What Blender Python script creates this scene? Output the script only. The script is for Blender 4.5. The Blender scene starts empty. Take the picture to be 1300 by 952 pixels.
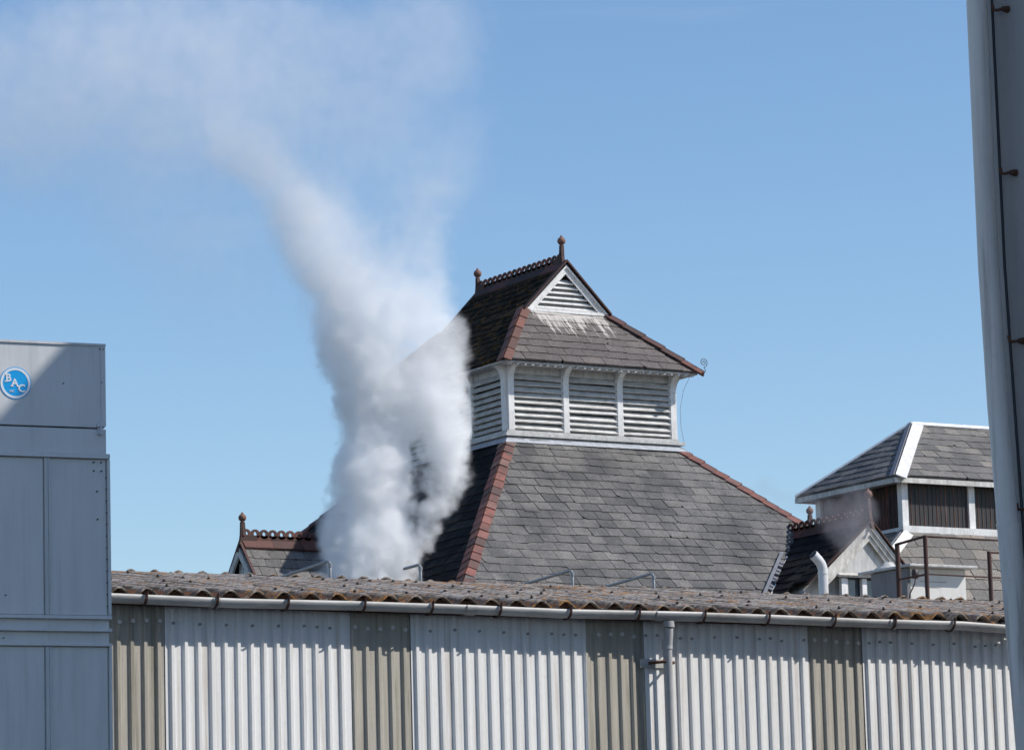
import bpy, math, random
from mathutils import Vector as V, Matrix
random.seed(11)
sc = bpy.context.scene
col = sc.collection
PI = math.pi
def R(d): return math.radians(d)

# ------------------------------------------------------------------ materials
def mat(name):
    m = bpy.data.materials.new(name); m.use_nodes = True
    nt = m.node_tree; nt.nodes.clear()
    out = nt.nodes.new('ShaderNodeOutputMaterial'); b = nt.nodes.new('ShaderNodeBsdfPrincipled')
    nt.links.new(b.outputs[0], out.inputs[0])
    return m, nt, b
class NB:
    def __init__(s, nt): s.nt = nt
    def n(s, t, **k):
        x = s.nt.nodes.new(t)
        for a, v in k.items(): setattr(x, a, v)
        return x
    def l(s, a, b): s.nt.links.new(a, b)
    def coord(s, scale=(1, 1, 1)):
        t = s.n('ShaderNodeTexCoord'); m = s.n('ShaderNodeMapping'); m.inputs['Scale'].default_value = scale
        s.l(t.outputs['Object'], m.inputs[0]); return m.outputs[0]
    def noise(s, co, scale, detail=5, rough=.6, dist=0):
        x = s.n('ShaderNodeTexNoise'); x.inputs['Scale'].default_value = scale; x.inputs['Detail'].default_value = detail
        x.inputs['Roughness'].default_value = rough; x.inputs['Distortion'].default_value = dist
        s.l(co, x.inputs['Vector']); return x.outputs[0]
    def ramp(s, f, stops, interp='LINEAR'):
        x = s.n('ShaderNodeValToRGB'); r = x.color_ramp; r.interpolation = interp
        while len(r.elements) < len(stops): r.elements.new(.5)
        for e, (p, c) in zip(r.elements, stops):
            e.position = p; e.color = (c[0], c[1], c[2], 1) if isinstance(c, (tuple, list)) else (c, c, c, 1)
        s.l(f, x.inputs[0]); return x.outputs[0]
    def mix(s, f, a, b, mode='MIX'):
        x = s.n('ShaderNodeMix', data_type='RGBA', blend_type=mode)
        for i, v in ((0, f), (6, a), (7, b)):
            if hasattr(v, 'links'): s.l(v, x.inputs[i])
            elif isinstance(v, (int, float)): x.inputs[i].default_value = v if i == 0 else (v, v, v, 1)
            else: x.inputs[i].default_value = (*v, 1)
        return x.outputs[2]
    def math(s, op, a, b=0.0, c=0.0):
        x = s.n('ShaderNodeMath', operation=op)
        for i, v in enumerate((a, b, c)):
            if hasattr(v, 'links'): s.l(v, x.inputs[i])
            else: x.inputs[i].default_value = v
        return x.outputs[0]
    def attr(s, name='rnd'):
        x = s.n('ShaderNodeAttribute'); x.attribute_name = name; return x.outputs['Fac']
    def bump(s, h, b, strength=.3, dist=.01):
        x = s.n('ShaderNodeBump'); x.inputs['Strength'].default_value = strength; x.inputs['Distance'].default_value = dist
        s.l(h, x.inputs['Height']); s.l(x.outputs[0], b.inputs['Normal'])

def slate_mat(name, stops, stain, stain_amt, lichen=None, lichen_lo=.6, drips=False, rough=.62, spec=.35, light=(.30, .29, .27)):
    m, nt, b = mat(name); k = NB(nt)
    co = k.coord(); r = k.attr()
    c = k.ramp(r, stops, 'LINEAR')
    n1 = k.noise(co, 1.3, 6, .65); n2 = k.noise(co, 14, 5, .7); n3 = k.noise(co, 55, 3, .7)
    c = k.mix(k.ramp(n2, [(.3, 0), (.75, .55)]), c, k.mix(.5, c, light))
    c = k.mix(k.ramp(n1, [(.42, 0), (.62, stain_amt)]), c, stain)
    c = k.mix(k.ramp(n3, [(.28, .85), (.55, 0)]), c, (.012, .012, .013))
    cf = k.coord((5, 1.2, 1.2)); c = k.mix(k.ramp(k.noise(cf, 1.6, 6, .7), [(.55, 0), (.72, .45)]), c, stain)
    if lichen:
        nl = k.noise(co, 9, 6, .75); c = k.mix(k.ramp(nl, [(lichen_lo, 0), (lichen_lo + .06, .8)]), c, lichen)
    if drips:   # paint and lime washed down from the gablet sill in narrow runs
        cs = k.coord((22, 1.5, 1.5)); nd = k.noise(cs, 1.0, 4, .7)
        t = k.n('ShaderNodeTexCoord'); sp = k.n('ShaderNodeSeparateXYZ'); k.l(t.outputs['Object'], sp.inputs[0])
        hgt = k.n('ShaderNodeMapRange'); k.l(sp.outputs['Z'], hgt.inputs[0])
        hgt.inputs[1].default_value = -.12; hgt.inputs[2].default_value = .44
        wid = k.math('ABSOLUTE', k.math('ADD', sp.outputs['X'], -.02))
        wm = k.n('ShaderNodeMapRange'); k.l(wid, wm.inputs[0]); wm.inputs[1].default_value = .75; wm.inputs[2].default_value = .45
        f = k.math('MULTIPLY', hgt.outputs[0], wm.outputs[0])
        d = k.math('MULTIPLY', k.math('SUBTRACT', k.math('ADD', nd, k.math('MULTIPLY', f, .33)), .66), 9.0)
        d = k.math('MULTIPLY', k.math('MINIMUM', k.math('MAXIMUM', d, 0.0), .8), k.math('MINIMUM', k.math('MULTIPLY', f, 6.0), 1.0))
        c = k.mix(d, c, (.55, .52, .48))
    k.l(c, b.inputs['Base Color']); b.inputs['Roughness'].default_value = rough
    b.inputs['Specular IOR Level'].default_value = spec
    k.bump(k.math('ADD', n2, n3), b, .5, .006)
    return m

def paint_mat(name, c0, dirt, lo=.5, hi=.8, amt=.7, rough=.55, streak=(1, 1, .25), chips=None, fine=20, scale=3.0, metal=0, run=None, run_amt=.4):
    m, nt, b = mat(name); k = NB(nt)
    co = k.coord(); cs = k.coord(streak)
    a = k.noise(cs, scale * 4, 6, .7); g = k.noise(co, fine, 5, .7)
    c = k.mix(k.ramp(a, [(lo, 0), (hi, amt)]), c0, dirt)
    c = k.mix(k.ramp(g, [(.55, 0), (.8, .35)]), c, dirt)
    if run:      # narrow rusty run-off streaks
        rn = k.math('ADD', k.noise(k.coord((26, 26, .9)), 1.0, 5, .6), k.math('MULTIPLY', k.noise(co, 1.7, 3, .5), .35))
        c = k.mix(k.ramp(rn, [(.73, 0), (.86, run_amt)]), c, run)
    if chips:
        h = k.noise(co, 30, 4, .8); c = k.mix(k.ramp(h, [(.62, 0), (.66, .9)]), c, chips)
    k.l(c, b.inputs['Base Color']); b.inputs['Roughness'].default_value = rough; b.inputs['Metallic'].default_value = metal
    k.bump(g, b, .25, .004)
    return m

def tint_mat(name, stops, dirt, amt=.6, rough=.75, lichen=None, lich=.62):
    m, nt, b = mat(name); k = NB(nt)
    co = k.coord(); c = k.ramp(k.attr(), stops)
    g = k.noise(co, 12, 6, .7); h = k.noise(co, 45, 4, .7)
    c = k.mix(k.ramp(g, [(.4, 0), (.7, amt)]), c, dirt)
    if lichen:
        c = k.mix(k.ramp(k.noise(co, 20, 5, .8), [(lich, 0), (lich + .05, .85)]), c, lichen)
    k.l(c, b.inputs['Base Color']); b.inputs['Roughness'].default_value = rough
    k.bump(h, b, .4, .005)
    return m

M = {}
M['slate'] = slate_mat('slate_grey', [(0, (.075, .072, .070)), (.22, (.118, .112, .107)), (.5, (.148, .140, .131)), (.85, (.176, .165, .151)), (.96, (.195, .183, .168)), (1, (.24, .225, .205))], (.055, .055, .058), .75, (.26, .25, .21), .66)
M['slate_brown'] = slate_mat('slate_brown', [(0, (.095, .075, .068)), (.5, (.13, .103, .092)), (1, (.165, .133, .118))], (.09, .08, .078), .4, (.22, .2, .18), .72, drips=True)
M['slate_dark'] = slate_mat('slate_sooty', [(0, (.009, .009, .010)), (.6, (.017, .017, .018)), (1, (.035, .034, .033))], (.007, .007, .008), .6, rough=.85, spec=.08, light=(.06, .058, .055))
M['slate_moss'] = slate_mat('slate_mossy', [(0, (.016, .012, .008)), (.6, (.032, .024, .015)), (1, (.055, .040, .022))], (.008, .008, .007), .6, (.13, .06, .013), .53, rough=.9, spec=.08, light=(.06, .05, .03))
M['slate_warm'] = slate_mat('slate_warm', [(0, (.10, .095, .088)), (.5, (.17, .155, .135)), (.85, (.235, .205, .17)), (1, (.30, .25, .20))], (.10, .095, .09), .4, (.30, .19, .10), .68)
M['under'] = paint_mat('roof_underlay', (.02, .02, .021), (.01, .01, .01))
M['terra'] = tint_mat('terracotta', [(0, (.08, .045, .04)), (.3, (.18, .066, .052)), (.7, (.26, .088, .066)), (1, (.17, .115, .10))], (.07, .048, .042), .85)
M['terra_dark'] = tint_mat('terracotta_sooted', [(0, (.05, .025, .02)), (.6, (.10, .038, .03)), (1, (.17, .06, .045))], (.03, .022, .02), .7, lichen=(.2, .17, .15), lich=.7)
M['terra_mid'] = tint_mat('terracotta_weathered', [(0, (.09, .04, .03)), (.6, (.19, .07, .048)), (1, (.24, .12, .09))], (.07, .045, .04), .8)
M['ball'] = tint_mat('terracotta_ball', [(0, (.22, .11, .08)), (1, (.22, .11, .08))], (.09, .045, .035), .7)
M['white'] = paint_mat('white_paint_weathered', (.74, .73, .71), (.36, .345, .32), .46, .78, .75, chips=(.28, .26, .24), fine=26)
M['white_slat'] = paint_mat('white_paint_slats', (.62, .61, .585), (.27, .255, .235), .38, .70, .9, streak=(.4, 1, 1), chips=(.2, .19, .18), fine=30)
M['white_dull'] = paint_mat('white_paint_dirty', (.52, .515, .50), (.25, .24, .225), .40, .72, .8, chips=(.2, .19, .17), fine=22)
M['cream'] = paint_mat('cream_paint_peeling', (.64, .62, .58), (.33, .31, .28), .38, .66, .9, chips=(.25, .22, .19), fine=24)
M['slate_b'] = slate_mat('slate_greige', [(0, (.10, .095, .09)), (.5, (.165, .153, .14)), (.9, (.21, .192, .17)), (1, (.27, .245, .21))], (.09, .085, .08), .5, (.26, .2, .13), .70)
M['lead'] = paint_mat('lead_flashing', (.42, .44, .47), (.22, .23, .25), .4, .7, .8)
M['lead_dark'] = paint_mat('lead_flashing_dark', (.16, .17, .20), (.09, .095, .11), .4, .7, .8)
M['whitelead'] = paint_mat('white_painted_flashing', (.72, .72, .70), (.42, .40, .37), .44, .74, .75, chips=(.3, .28, .25))
M['dark'] = paint_mat('dark_interior', (.012, .012, .013), (.02, .018, .016))
M['iron'] = paint_mat('rusty_iron', (.075, .032, .024), (.03, .018, .016), .4, .7, .8, rough=.8, fine=40)
M['ironblack'] = paint_mat('black_iron', (.02, .022, .03), (.03, .02, .018), rough=.5)
M['rust'] = paint_mat('rust', (.12, .05, .025), (.04, .02, .015), .4, .7, .8, rough=.85, fine=60)
M['galv'] = paint_mat('galvanised_steel', (.30, .32, .34), (.16, .17, .18), .4, .7, .8, rough=.45, metal=.4)
M['gutter'] = paint_mat('white_plastic_gutter', (.54, .54, .53), (.28, .27, .255), .42, .72, .85, streak=(.4, 1, 1), rough=.6, fine=14, scale=1.5)
M['gutter_grey'] = paint_mat('grey_plastic', (.40, .41, .42), (.25, .25, .25), .5, .8, .6, rough=.45)
M['stone'] = paint_mat('rendered_wall', (.33, .30, .26), (.20, .18, .16), .4, .7, .7, rough=.9)
M['brick'] = paint_mat('dark_brick_wall', (.22, .12, .09), (.12, .08, .07), .4, .7, .7, rough=.9)
M['white_sheet'] = paint_mat('white_corrugated_sheet', (.80, .80, .79), (.50, .48, .44), .50, .78, .7, streak=(5, 5, .10), rough=.45, fine=30, scale=1.6, run=(.42, .34, .26), run_amt=.4)
M['grey_sheet'] = paint_mat('weathered_grp_sheet', (.48, .45, .385), (.26, .24, .20), .36, .70, .85, streak=(3, 3, .15), rough=.6, fine=60, scale=2.2, run=(.16, .15, .10), run_amt=.6)
M['bolt_light'] = paint_mat('bolt_cap_pale', (.62, .62, .60), (.4, .4, .38))
M['bolt_dull'] = paint_mat('bolt_cap_dull', (.33, .33, .33), (.15, .12, .10))
M['bolt_dark'] = paint_mat('bolt_dark', (.04, .03, .028), (.02, .016, .015))
M['tank'] = paint_mat('cabinet_white', (.62, .61, .58), (.42, .40, .37), .5, .8, .5, fine=16)
M['tank_side'] = paint_mat('cabinet_side', (.17, .17, .18), (.10, .10, .10), .45, .7, .7)
M['pipew'] = paint_mat('white_pvc', (.62, .61, .60), (.40, .36, .33), .5, .8, .7, rough=.35)
M['bac'] = paint_mat('grey_coated_steel', (.64, .645, .65), (.51, .52, .535), .42, .78, .6, streak=(2, 2, .2), rough=.42, fine=11, scale=1.4, metal=.15, run=(.34, .35, .36), run_amt=.22)
M['sidewall'] = paint_mat('grey_cladding', (.37, .34, .335), (.27, .25, .25), .40, .72, .8, streak=(1, 1, .15), rough=.55, fine=7, scale=1)
M['duct'] = paint_mat('pale_grey_pipe', (.78, .71, .65), (.56, .51, .47), .42, .75, .8, streak=(4, 4, .2), rough=.5, fine=16, scale=1.3, run=(.34, .27, .22), run_amt=.55)
M['blue'] = paint_mat('badge_blue', (.0, .34, .76), (.0, .28, .65), .6, .9, .3, rough=.3)
M['badgewhite'] = paint_mat('badge_white', (.78, .80, .82), (.6, .6, .62), .6, .9, .3, rough=.3)
M['annex'] = paint_mat('felt_roof', (.10, .10, .10), (.06, .06, .06), rough=.9)
def glass():
    m, nt, b = mat('window_glass'); b.inputs['Base Color'].default_value = (.05, .06, .08, 1); b.inputs['Roughness'].default_value = .08
    b.inputs['Specular IOR Level'].default_value = .8
    return m
M['glass'] = glass()
def buckle(name):
    nt = M[name].node_tree; k = NB(nt); b = [n for n in nt.nodes if n.type == 'BSDF_PRINCIPLED'][0]
    old = b.inputs['Normal'].links[0].from_node; x = k.n('ShaderNodeBump'); x.inputs['Strength'].default_value = .35; x.inputs['Distance'].default_value = .02
    k.l(k.noise(k.coord((1, 1, .6)), 4.5, 2, .4), x.inputs['Height']); k.l(x.outputs[0], old.inputs['Normal'])
for q in ('bac', 'sidewall', 'duct'): buckle(q)
def ground_mat():
    m, nt, b = mat('yard_asphalt'); k = NB(nt); co = k.coord()
    c = k.mix(k.ramp(k.noise(co, .35, 6), [(.35, 0), (.7, 1)]), (.05, .05, .052), (.085, .082, .078))
    k.l(c, b.inputs['Base Color']); b.inputs['Roughness'].default_value = .9; k.bump(k.noise(co, 60, 4), b, .3, .01)
    return m
M['ground'] = ground_mat()
def asbestos():   # fibre cement roof sheet, crest light and trough shade put into the colour, orange lichen in patches
    m, nt, b = mat('fibre_cement_lichen'); k = NB(nt)
    co = k.coord(); cs = k.coord((3.2, .10, 1))
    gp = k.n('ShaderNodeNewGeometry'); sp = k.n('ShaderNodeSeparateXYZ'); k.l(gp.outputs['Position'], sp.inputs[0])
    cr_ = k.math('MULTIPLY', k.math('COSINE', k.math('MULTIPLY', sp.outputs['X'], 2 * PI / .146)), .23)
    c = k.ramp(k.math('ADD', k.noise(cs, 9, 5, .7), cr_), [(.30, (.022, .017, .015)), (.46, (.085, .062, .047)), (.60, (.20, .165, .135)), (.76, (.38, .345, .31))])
    c = k.mix(k.ramp(k.noise(co, 26, 5, .8), [(.45, 0), (.60, .85)]), c, (.035, .028, .024))
    c = k.mix(k.ramp(k.noise(co, 16, 4, .7), [(.56, 0), (.66, .55)]), c, (.40, .385, .36))
    big = k.noise(co, 2.0, 4, .6); sm = k.noise(co, 17, 6, .85)
    f = k.math('ADD', sm, k.math('MULTIPLY', k.math('SUBTRACT', big, .5), .5))
    c = k.mix(k.ramp(f, [(.56, 0), (.60, .85)]), c, k.mix(k.noise(co, 60, 3), (.30, .10, .016), (.40, .21, .04)))
    k.l(c, b.inputs['Base Color']); b.inputs['Roughness'].default_value = .9
    k.bump(k.noise(co, 50, 5, .8), b, .8, .006)
    return m
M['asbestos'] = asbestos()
def corr_rusty():
    m, nt, b = mat('rusted_corrugated_black'); k = NB(nt); cs = k.coord((1, 1, .1)); co = k.coord()
    c = k.ramp(k.noise(cs, 10, 6, .75), [(.34, (.015, .013, .013)), (.48, (.045, .036, .034)), (.58, (.12, .045, .03)), (.70, (.20, .14, .12))])
    k.l(c, b.inputs['Base Color']); b.inputs['Roughness'].default_value = .75; k.bump(k.noise(co, 50, 4), b, .4, .005)
    return m
M['corr'] = corr_rusty()

# ------------------------------------------------------------------ mesh building
ORG = {}
class MB:
    def __init__(s): s.v = []; s.f = []; s.r = []; s.m = []; s.sm = []
    def face(s, pts, r=.5, m=0, smooth=False):
        b = len(s.v); s.v += [tuple(p) for p in pts]; s.f.append(tuple(range(b, b + len(pts)))); s.r.append(r); s.m.append(m); s.sm.append(smooth)
    def grid(s, rows, r=.5, m=0, smooth=True, closed=False):   # rows of equal length
        b = len(s.v); n = len(rows[0])
        for row in rows: s.v += [tuple(p) for p in row]
        for i in range(len(rows) - 1):
            for j in range(n if closed else n - 1):
                j2 = (j + 1) % n
                s.f.append((b + i * n + j, b + i * n + j2, b + (i + 1) * n + j2, b + (i + 1) * n + j)); s.r.append(r); s.m.append(m); s.sm.append(smooth)
    def par(s, o, a, b_, c, r=.5, m=0):   # parallelepiped from a corner and three edge vectors
        o, a, b_, c = V(o), V(a), V(b_), V(c)
        if a.cross(b_).dot(c) < 0: a, b_ = b_, a
        p = [o, o + a, o + a + b_, o + b_, o + c, o + a + c, o + a + b_ + c, o + b_ + c]; k = len(s.v); s.v += [tuple(q) for q in p]
        for f in ((0, 3, 2, 1), (4, 5, 6, 7), (0, 1, 5, 4), (1, 2, 6, 5), (2, 3, 7, 6), (3, 0, 4, 7)):
            s.f.append(tuple(k + i for i in f)); s.r.append(r); s.m.append(m); s.sm.append(False)
    def box(s, p, q, r=.5, m=0):
        s.par((min(p[0], q[0]), min(p[1], q[1]), min(p[2], q[2])), (abs(q[0] - p[0]), 0, 0), (0, abs(q[1] - p[1]), 0), (0, 0, abs(q[2] - p[2])), r, m)
    def prism(s, pts, ext, r=.5, m=0):
        pts = [V(p) for p in pts]; e = V(ext); n = len(pts)
        nrm = sum(((pts[i] - pts[0]).cross(pts[(i + 1) % n] - pts[0]) for i in range(1, n)), V((0, 0, 0)))
        if nrm.dot(e) > 0: pts.reverse()
        k = len(s.v); s.v += [tuple(p) for p in pts] + [tuple(p + e) for p in pts]
        s.f.append(tuple(range(k, k + n))); s.f.append(tuple(range(k + 2 * n - 1, k + n - 1, -1)))
        for i in range(n):
            j = (i + 1) % n; s.f.append((k + j, k + i, k + n + i, k + n + j))
        for _ in range(n + 2): s.r.append(r); s.m.append(m); s.sm.append(False)
    def tube(s, pts, rad, n=10, r=.5, m=0, caps=True):
        pts = [V(p) for p in pts]; rad = rad if isinstance(rad, (list, tuple)) else [rad] * len(pts)
        rows = []; prev = None
        for i, p in enumerate(pts):
            t = (pts[min(i + 1, len(pts) - 1)] - pts[max(i - 1, 0)]).normalized()
            if prev is None:
                a = t.orthogonal().normalized()
            else:
                a = (prev - t * prev.dot(t)).normalized()
            prev = a; b = t.cross(a)
            rows.append([p + (a * math.cos(2 * PI * j / n) + b * math.sin(2 * PI * j / n)) * rad[i] for j in range(n)])
        s.grid(rows, r, m, True, True)
        if caps:
            s.face(list(reversed(rows[0])), r, m); s.face(rows[-1], r, m)
    def lathe(s, c, prof, n=14, r=.5, m=0):
        c = V(c); rows = [[c + V((q * math.cos(2 * PI * j / n), q * math.sin(2 * PI * j / n), z)) for j in range(n)] for q, z in prof]
        s.grid(rows, r, m, True, True)
    def build(s, name, mats, parent=None, origin=None, bevel=0):
        me = bpy.data.meshes.new(name)
        xs = [p[0] for p in s.v]; ys = [p[1] for p in s.v]; zs = [p[2] for p in s.v]
        o = V(origin) if origin else V(((min(xs) + max(xs)) / 2, (min(ys) + max(ys)) / 2, (min(zs) + max(zs)) / 2 if parent else min(zs)))
        me.from_pydata([(p[0] - o.x, p[1] - o.y, p[2] - o.z) for p in s.v], [], s.f)
        for mm in (mats if isinstance(mats, (list, tuple)) else [mats]): me.materials.append(M[mm])
        a = me.attributes.new('rnd', 'FLOAT', 'FACE'); a.data.foreach_set('value', s.r)
        me.polygons.foreach_set('material_index', s.m); me.polygons.foreach_set('use_smooth', s.sm)
        me.update()
        ob = bpy.data.objects.new(name, me); col.objects.link(ob)
        po = ORG.get(parent.name, V((0, 0, 0))) if parent else V((0, 0, 0))
        ob.location = o - po; ORG[ob.name] = o
        if parent: ob.parent = parent
        if bevel:
            b = ob.modifiers.new('bevel', 'BEVEL'); b.width = bevel; b.segments = 2; b.limit_method = 'ANGLE'; b.harden_normals = False
        return ob
def empty(name, loc, label, cat, group=None):
    o = bpy.data.objects.new(name, None); col.objects.link(o); o.location = loc; o.empty_display_size = .3
    ORG[o.name] = V(loc); return tag(o, label, cat, group)
def tag(o, label=None, cat=None, group=None, kind=None):
    if label: o['label'] = label
    if cat: o['category'] = cat
    if group: o['group'] = group
    if kind: o['kind'] = kind
    return o
def arc(c, a, b, rad, t0, t1, n=10):
    c, a, b = V(c), V(a), V(b)
    return [c + a * rad * math.cos(t0 + (t1 - t0) * i / n) + b * rad * math.sin(t0 + (t1 - t0) * i / n) for i in range(n + 1)]

def clip(poly, a, b, c):   # keep a*u+b*v<=c
    out = []
    for i in range(len(poly)):
        p, q = poly[i], poly[(i + 1) % len(poly)]
        dp, dq = a * p[0] + b * p[1] - c, a * q[0] + b * q[1] - c
        if dp <= 0: out.append(p)
        if (dp < 0 < dq) or (dq < 0 < dp):
            t = dp / (dp - dq); out.append((p[0] + t * (q[0] - p[0]), p[1] + t * (q[1] - p[1])))
    return out
def slates(mb, pts, eave_dir, gauge=.178, width=.235, thick=.011, jit=.012, tilt=.006):
    """cover the planar convex polygon pts (3d, counter-clockwise from outside) with single slates in courses"""
    pts = [V(p) for p in pts]; U = V(eave_dir).normalized()
    N = sum(((pts[i] - pts[0]).cross(pts[(i + 1) % len(pts)] - pts[0]) for i in range(1, len(pts))), V((0, 0, 0))).normalized()
    if N.z < 0: N = -N; pts.reverse()
    W = N.cross(U)
    if W.z < 0: U = -U; W = N.cross(U)
    O = pts[0]; P = [((p - O).dot(U), (p - O).dot(W)) for p in pts]
    ar = sum(P[i][0] * P[(i + 1) % len(P)][1] - P[(i + 1) % len(P)][0] * P[i][1] for i in range(len(P)))
    if ar < 0: P.reverse()
    u0, u1 = min(p[0] for p in P), max(p[0] for p in P); v0, v1 = min(p[1] for p in P), max(p[1] for p in P)
    hp = []
    for i in range(len(P)):
        a, b = P[i], P[(i + 1) % len(P)]; dx, dy = b[0] - a[0], b[1] - a[1]
        if math.hypot(dx, dy) > 1e-6: hp.append((dy, -dx, dy * a[0] - dx * a[1]))
    mb.face([O + U * p[0] + W * p[1] - N * .012 for p in P], .1, 1)
    row = 0; v = v0
    while v < v1:
        u = u0 - width * (random.random() * .1 + (.5 if row % 2 else 0)) - width
        vj = v
        while u < u1:
            w = width * random.uniform(.9, 1.1); g = .0035
            d = random.uniform(-jit, jit * .4); slip = -random.uniform(.02, .05) if random.random() < .035 else 0
            vb = vj + d + slip + .012 * math.sin(u * 1.3 + row * .21) + .006 * math.sin(u * 3.7 + row); q = [(u + g, vb), (u + w - g, vb + random.uniform(-.003, .003)), (u + w - g, vj + gauge + .02), (u + g, vj + gauge + .02)]
            if random.random() < .10:     # a chipped corner
                cc = random.uniform(.02, .06)
                if random.random() < .5: q = clip(q, -1, -1, -(q[0][0] + q[0][1] + cc))
                else: q = clip(q, 1, -1, (q[1][0] - q[1][1] - cc)) if len(q) > 3 else q
            for h in hp:
                q = clip(q, *h)
                if len(q) < 3: break
            if len(q) >= 3:
                rr = random.random(); lift = random.uniform(0, .004); tw = random.uniform(-tilt, tilt)
                wv = .012 * (1 + math.sin(u * 1.15 + .6 + v * .9)) * .5 + .006 * (1 + math.sin(v * 2.3 - u * .7)) * .5
                def hh(p): return .003 + wv + lift + thick * 1.0 * (1 - (p[1] - vb) / (gauge + .02)) + thick * .9 * (1 if p[1] < vb + .01 else 0) * 0 + tw * ((p[0] - u) / w - .5)
                top = [O + U * p[0] + W * p[1] + N * hh(p) for p in q]
                mb.face(top, rr, 0)
                for i in range(len(q)):
                    a, b = q[i], q[(i + 1) % len(q)]
                    if min(a[1], b[1]) < vb + gauge * .6:
                        ta, tb = top[i], top[(i + 1) % len(q)]
                        mb.face([tb, ta, O + U * a[0] + W * a[1] - N * .010, O + U * b[0] + W * b[1] - N * .010], rr * .6, 0)
            u += w
        v += gauge * random.uniform(.985, 1.015); row += 1

def hip_tiles(mb, top, bot, n1, n2, wing=.12, step=.23, th=.018, lift=.02, r0=0, r1=1, drop=.0):
    """angular hip or ridge tiles laid end over end along top->bot; n1, n2 are the two roof normals"""
    top, bot = V(top), V(bot); h = (bot - top); L = h.length; h.normalize(); n1 = V(n1).normalized(); n2 = V(n2).normalized()
    d1 = n1.cross(h).normalized(); d2 = n2.cross(h).normalized()
    if d1.dot(n2) > 0: d1 = -d1
    if d2.dot(n1) > 0: d2 = -d2
    bis = (n1 + n2).normalized()
    k = max(1, round(L / step)); s = L / k
    for i in range(k):
        r = random.uniform(r0, r1); j = random.uniform(-.006, .006)
        a = top + h * (s * i) + bis * (lift * .4); b = top + h * (s * (i + 1.08)) + bis * (lift + j)
        for d, n in ((d1, n1), (d2, n2)):
            w = wing * random.uniform(.94, 1.05)
            mb.prism([a, b, b + d * w, a + d * w * .97], n * th, r)
        mb.par(a - d1 * .0 - bis * .0, (b - a), (d1 + d2).normalized() * .02, bis * (th * 1.1), r)   # rounded crown reduced to a rib

def crest(mb, a, b, nrm, n_units, base_w=.13, slope=1.0, hole=.026, outer=.058, base_h=.085, rr=(0, 1)):
    """crested ridge: V shaped saddle and a row of pierced scallops standing on it"""
    a, b = V(a), V(b); d = (b - a); L = d.length; d.normalize(); side = V(nrm).normalized(); up = V((0, 0, 1)); u = L / n_units; th = .022
    seg = max(1, round(L / .45))
    for i in range(seg):
        r = random.uniform(*rr); p = a + d * (L * i / seg); e = d * (L / seg - .004)
        for s_ in (1, -1):
            w = side * s_ * base_w - up * base_w * slope
            mb.prism([p + up * .012, p + e + up * .012, p + e + w + up * .012, p + w + up * .012], up * .02 + side * s_ * .01, r)
        mb.par(p - side * th / 2, e, side * th, up * base_h, r)
    for i in range(n_units):
        r = random.uniform(*rr); c = a + d * (u * (i + .5)) + up * (base_h + outer * .30); N = 14
        ring_o = [c + d * (u * .52 * math.cos(2 * PI * j / N)) + up * (outer * math.sin(2 * PI * j / N)) for j in range(N)]
        ring_i = [c + d * (hole * math.cos(2 * PI * j / N)) + up * (hole * 1.15 * math.sin(2 * PI * j / N)) for j in range(N)]
        for j in range(N):
            k = (j + 1) % N
            mb.prism([ring_o[j], ring_o[k], ring_i[k], ring_i[j]], side * th, r) if False else None
            A, B, C_, D_ = ring_o[j], ring_o[k], ring_i[k], ring_i[j]; s2 = side * th / 2
            mb.face([A - s2, B - s2, C_ - s2, D_ - s2], r); mb.face([D_ + s2, C_ + s2, B + s2, A + s2], r)
            mb.face([A + s2, B + s2, B - s2, A - s2], r); mb.face([D_ - s2, C_ - s2, C_ + s2, D_ + s2], r)

def finial(parent, base, d_out, h=.38, ball=.062, name='finial', sweep=True):
    """terracotta ball finial on a swept stem at a ridge end; d_out points outwards along the ridge"""
    b = V(base); d = V(d_out).normalized(); mb = MB()
    side = d.cross(V((0, 0, 1)))
    prof = [(-.20, -.02), (.04, -.10), (.09, -.13), (.045, .02), (.032, .10), (.026, h - ball * 2.1), (-.026, h - ball * 2.1), (-.04, .10), (-.20, .085)]
    mb.prism([b + d * x + V((0, 0, z)) - side * .022 for x, z in prof], side * .044, .25)
    mb.tube([b + V((0, 0, .08)), b + V((0, 0, h - ball * 2))], [.034, .024], 8, .3)
    o = mb.build(name, 'terra_dark', parent)
    k = MB(); c = b + V((0, 0, h - ball))
    pr = [(0.024, -ball * 1.25), (.034, -ball * 1.12), (.026, -ball * 1.0)] + [(ball * math.cos(t), ball * math.sin(t)) for t in [(-1.25 + 2.5 * i / 9) for i in range(10)]] + [(.02, ball * 1.0), (.017, ball * 1.12), (.012, ball * 1.3), (.001, ball * 1.5)]
    k.lathe(c, pr, 14, .5); k.build('ball', 'ball', o)
    return o
def louver(parent, o, u, n, w, z0, z1, cnt, m='white_slat', depth=.10, name='louver', th=.014):
    """slatted panel: o corner, u along the wall, n outward normal"""
    o, u, n = V(o), V(u).normalized(), V(n).normalized(); mb = MB(); p = (z1 - z0) / cnt
    for i in range(cnt):
        z = z0 + p * i + random.uniform(-.004, .004); e = random.uniform(-.006, .006)
        a = o + V((0, 0, z - o.z)) + n * .035 + V((0, 0, e)); 
        mb.par(a, u * w + V((0, 0, random.uniform(-.007, .007))), -n * (depth + random.uniform(-.01, .01)) * .62 + V((0, 0, p * .86)), V((0, 0, th)) + n * th * .8, random.random())
    return mb.build(name, m, parent)

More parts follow.
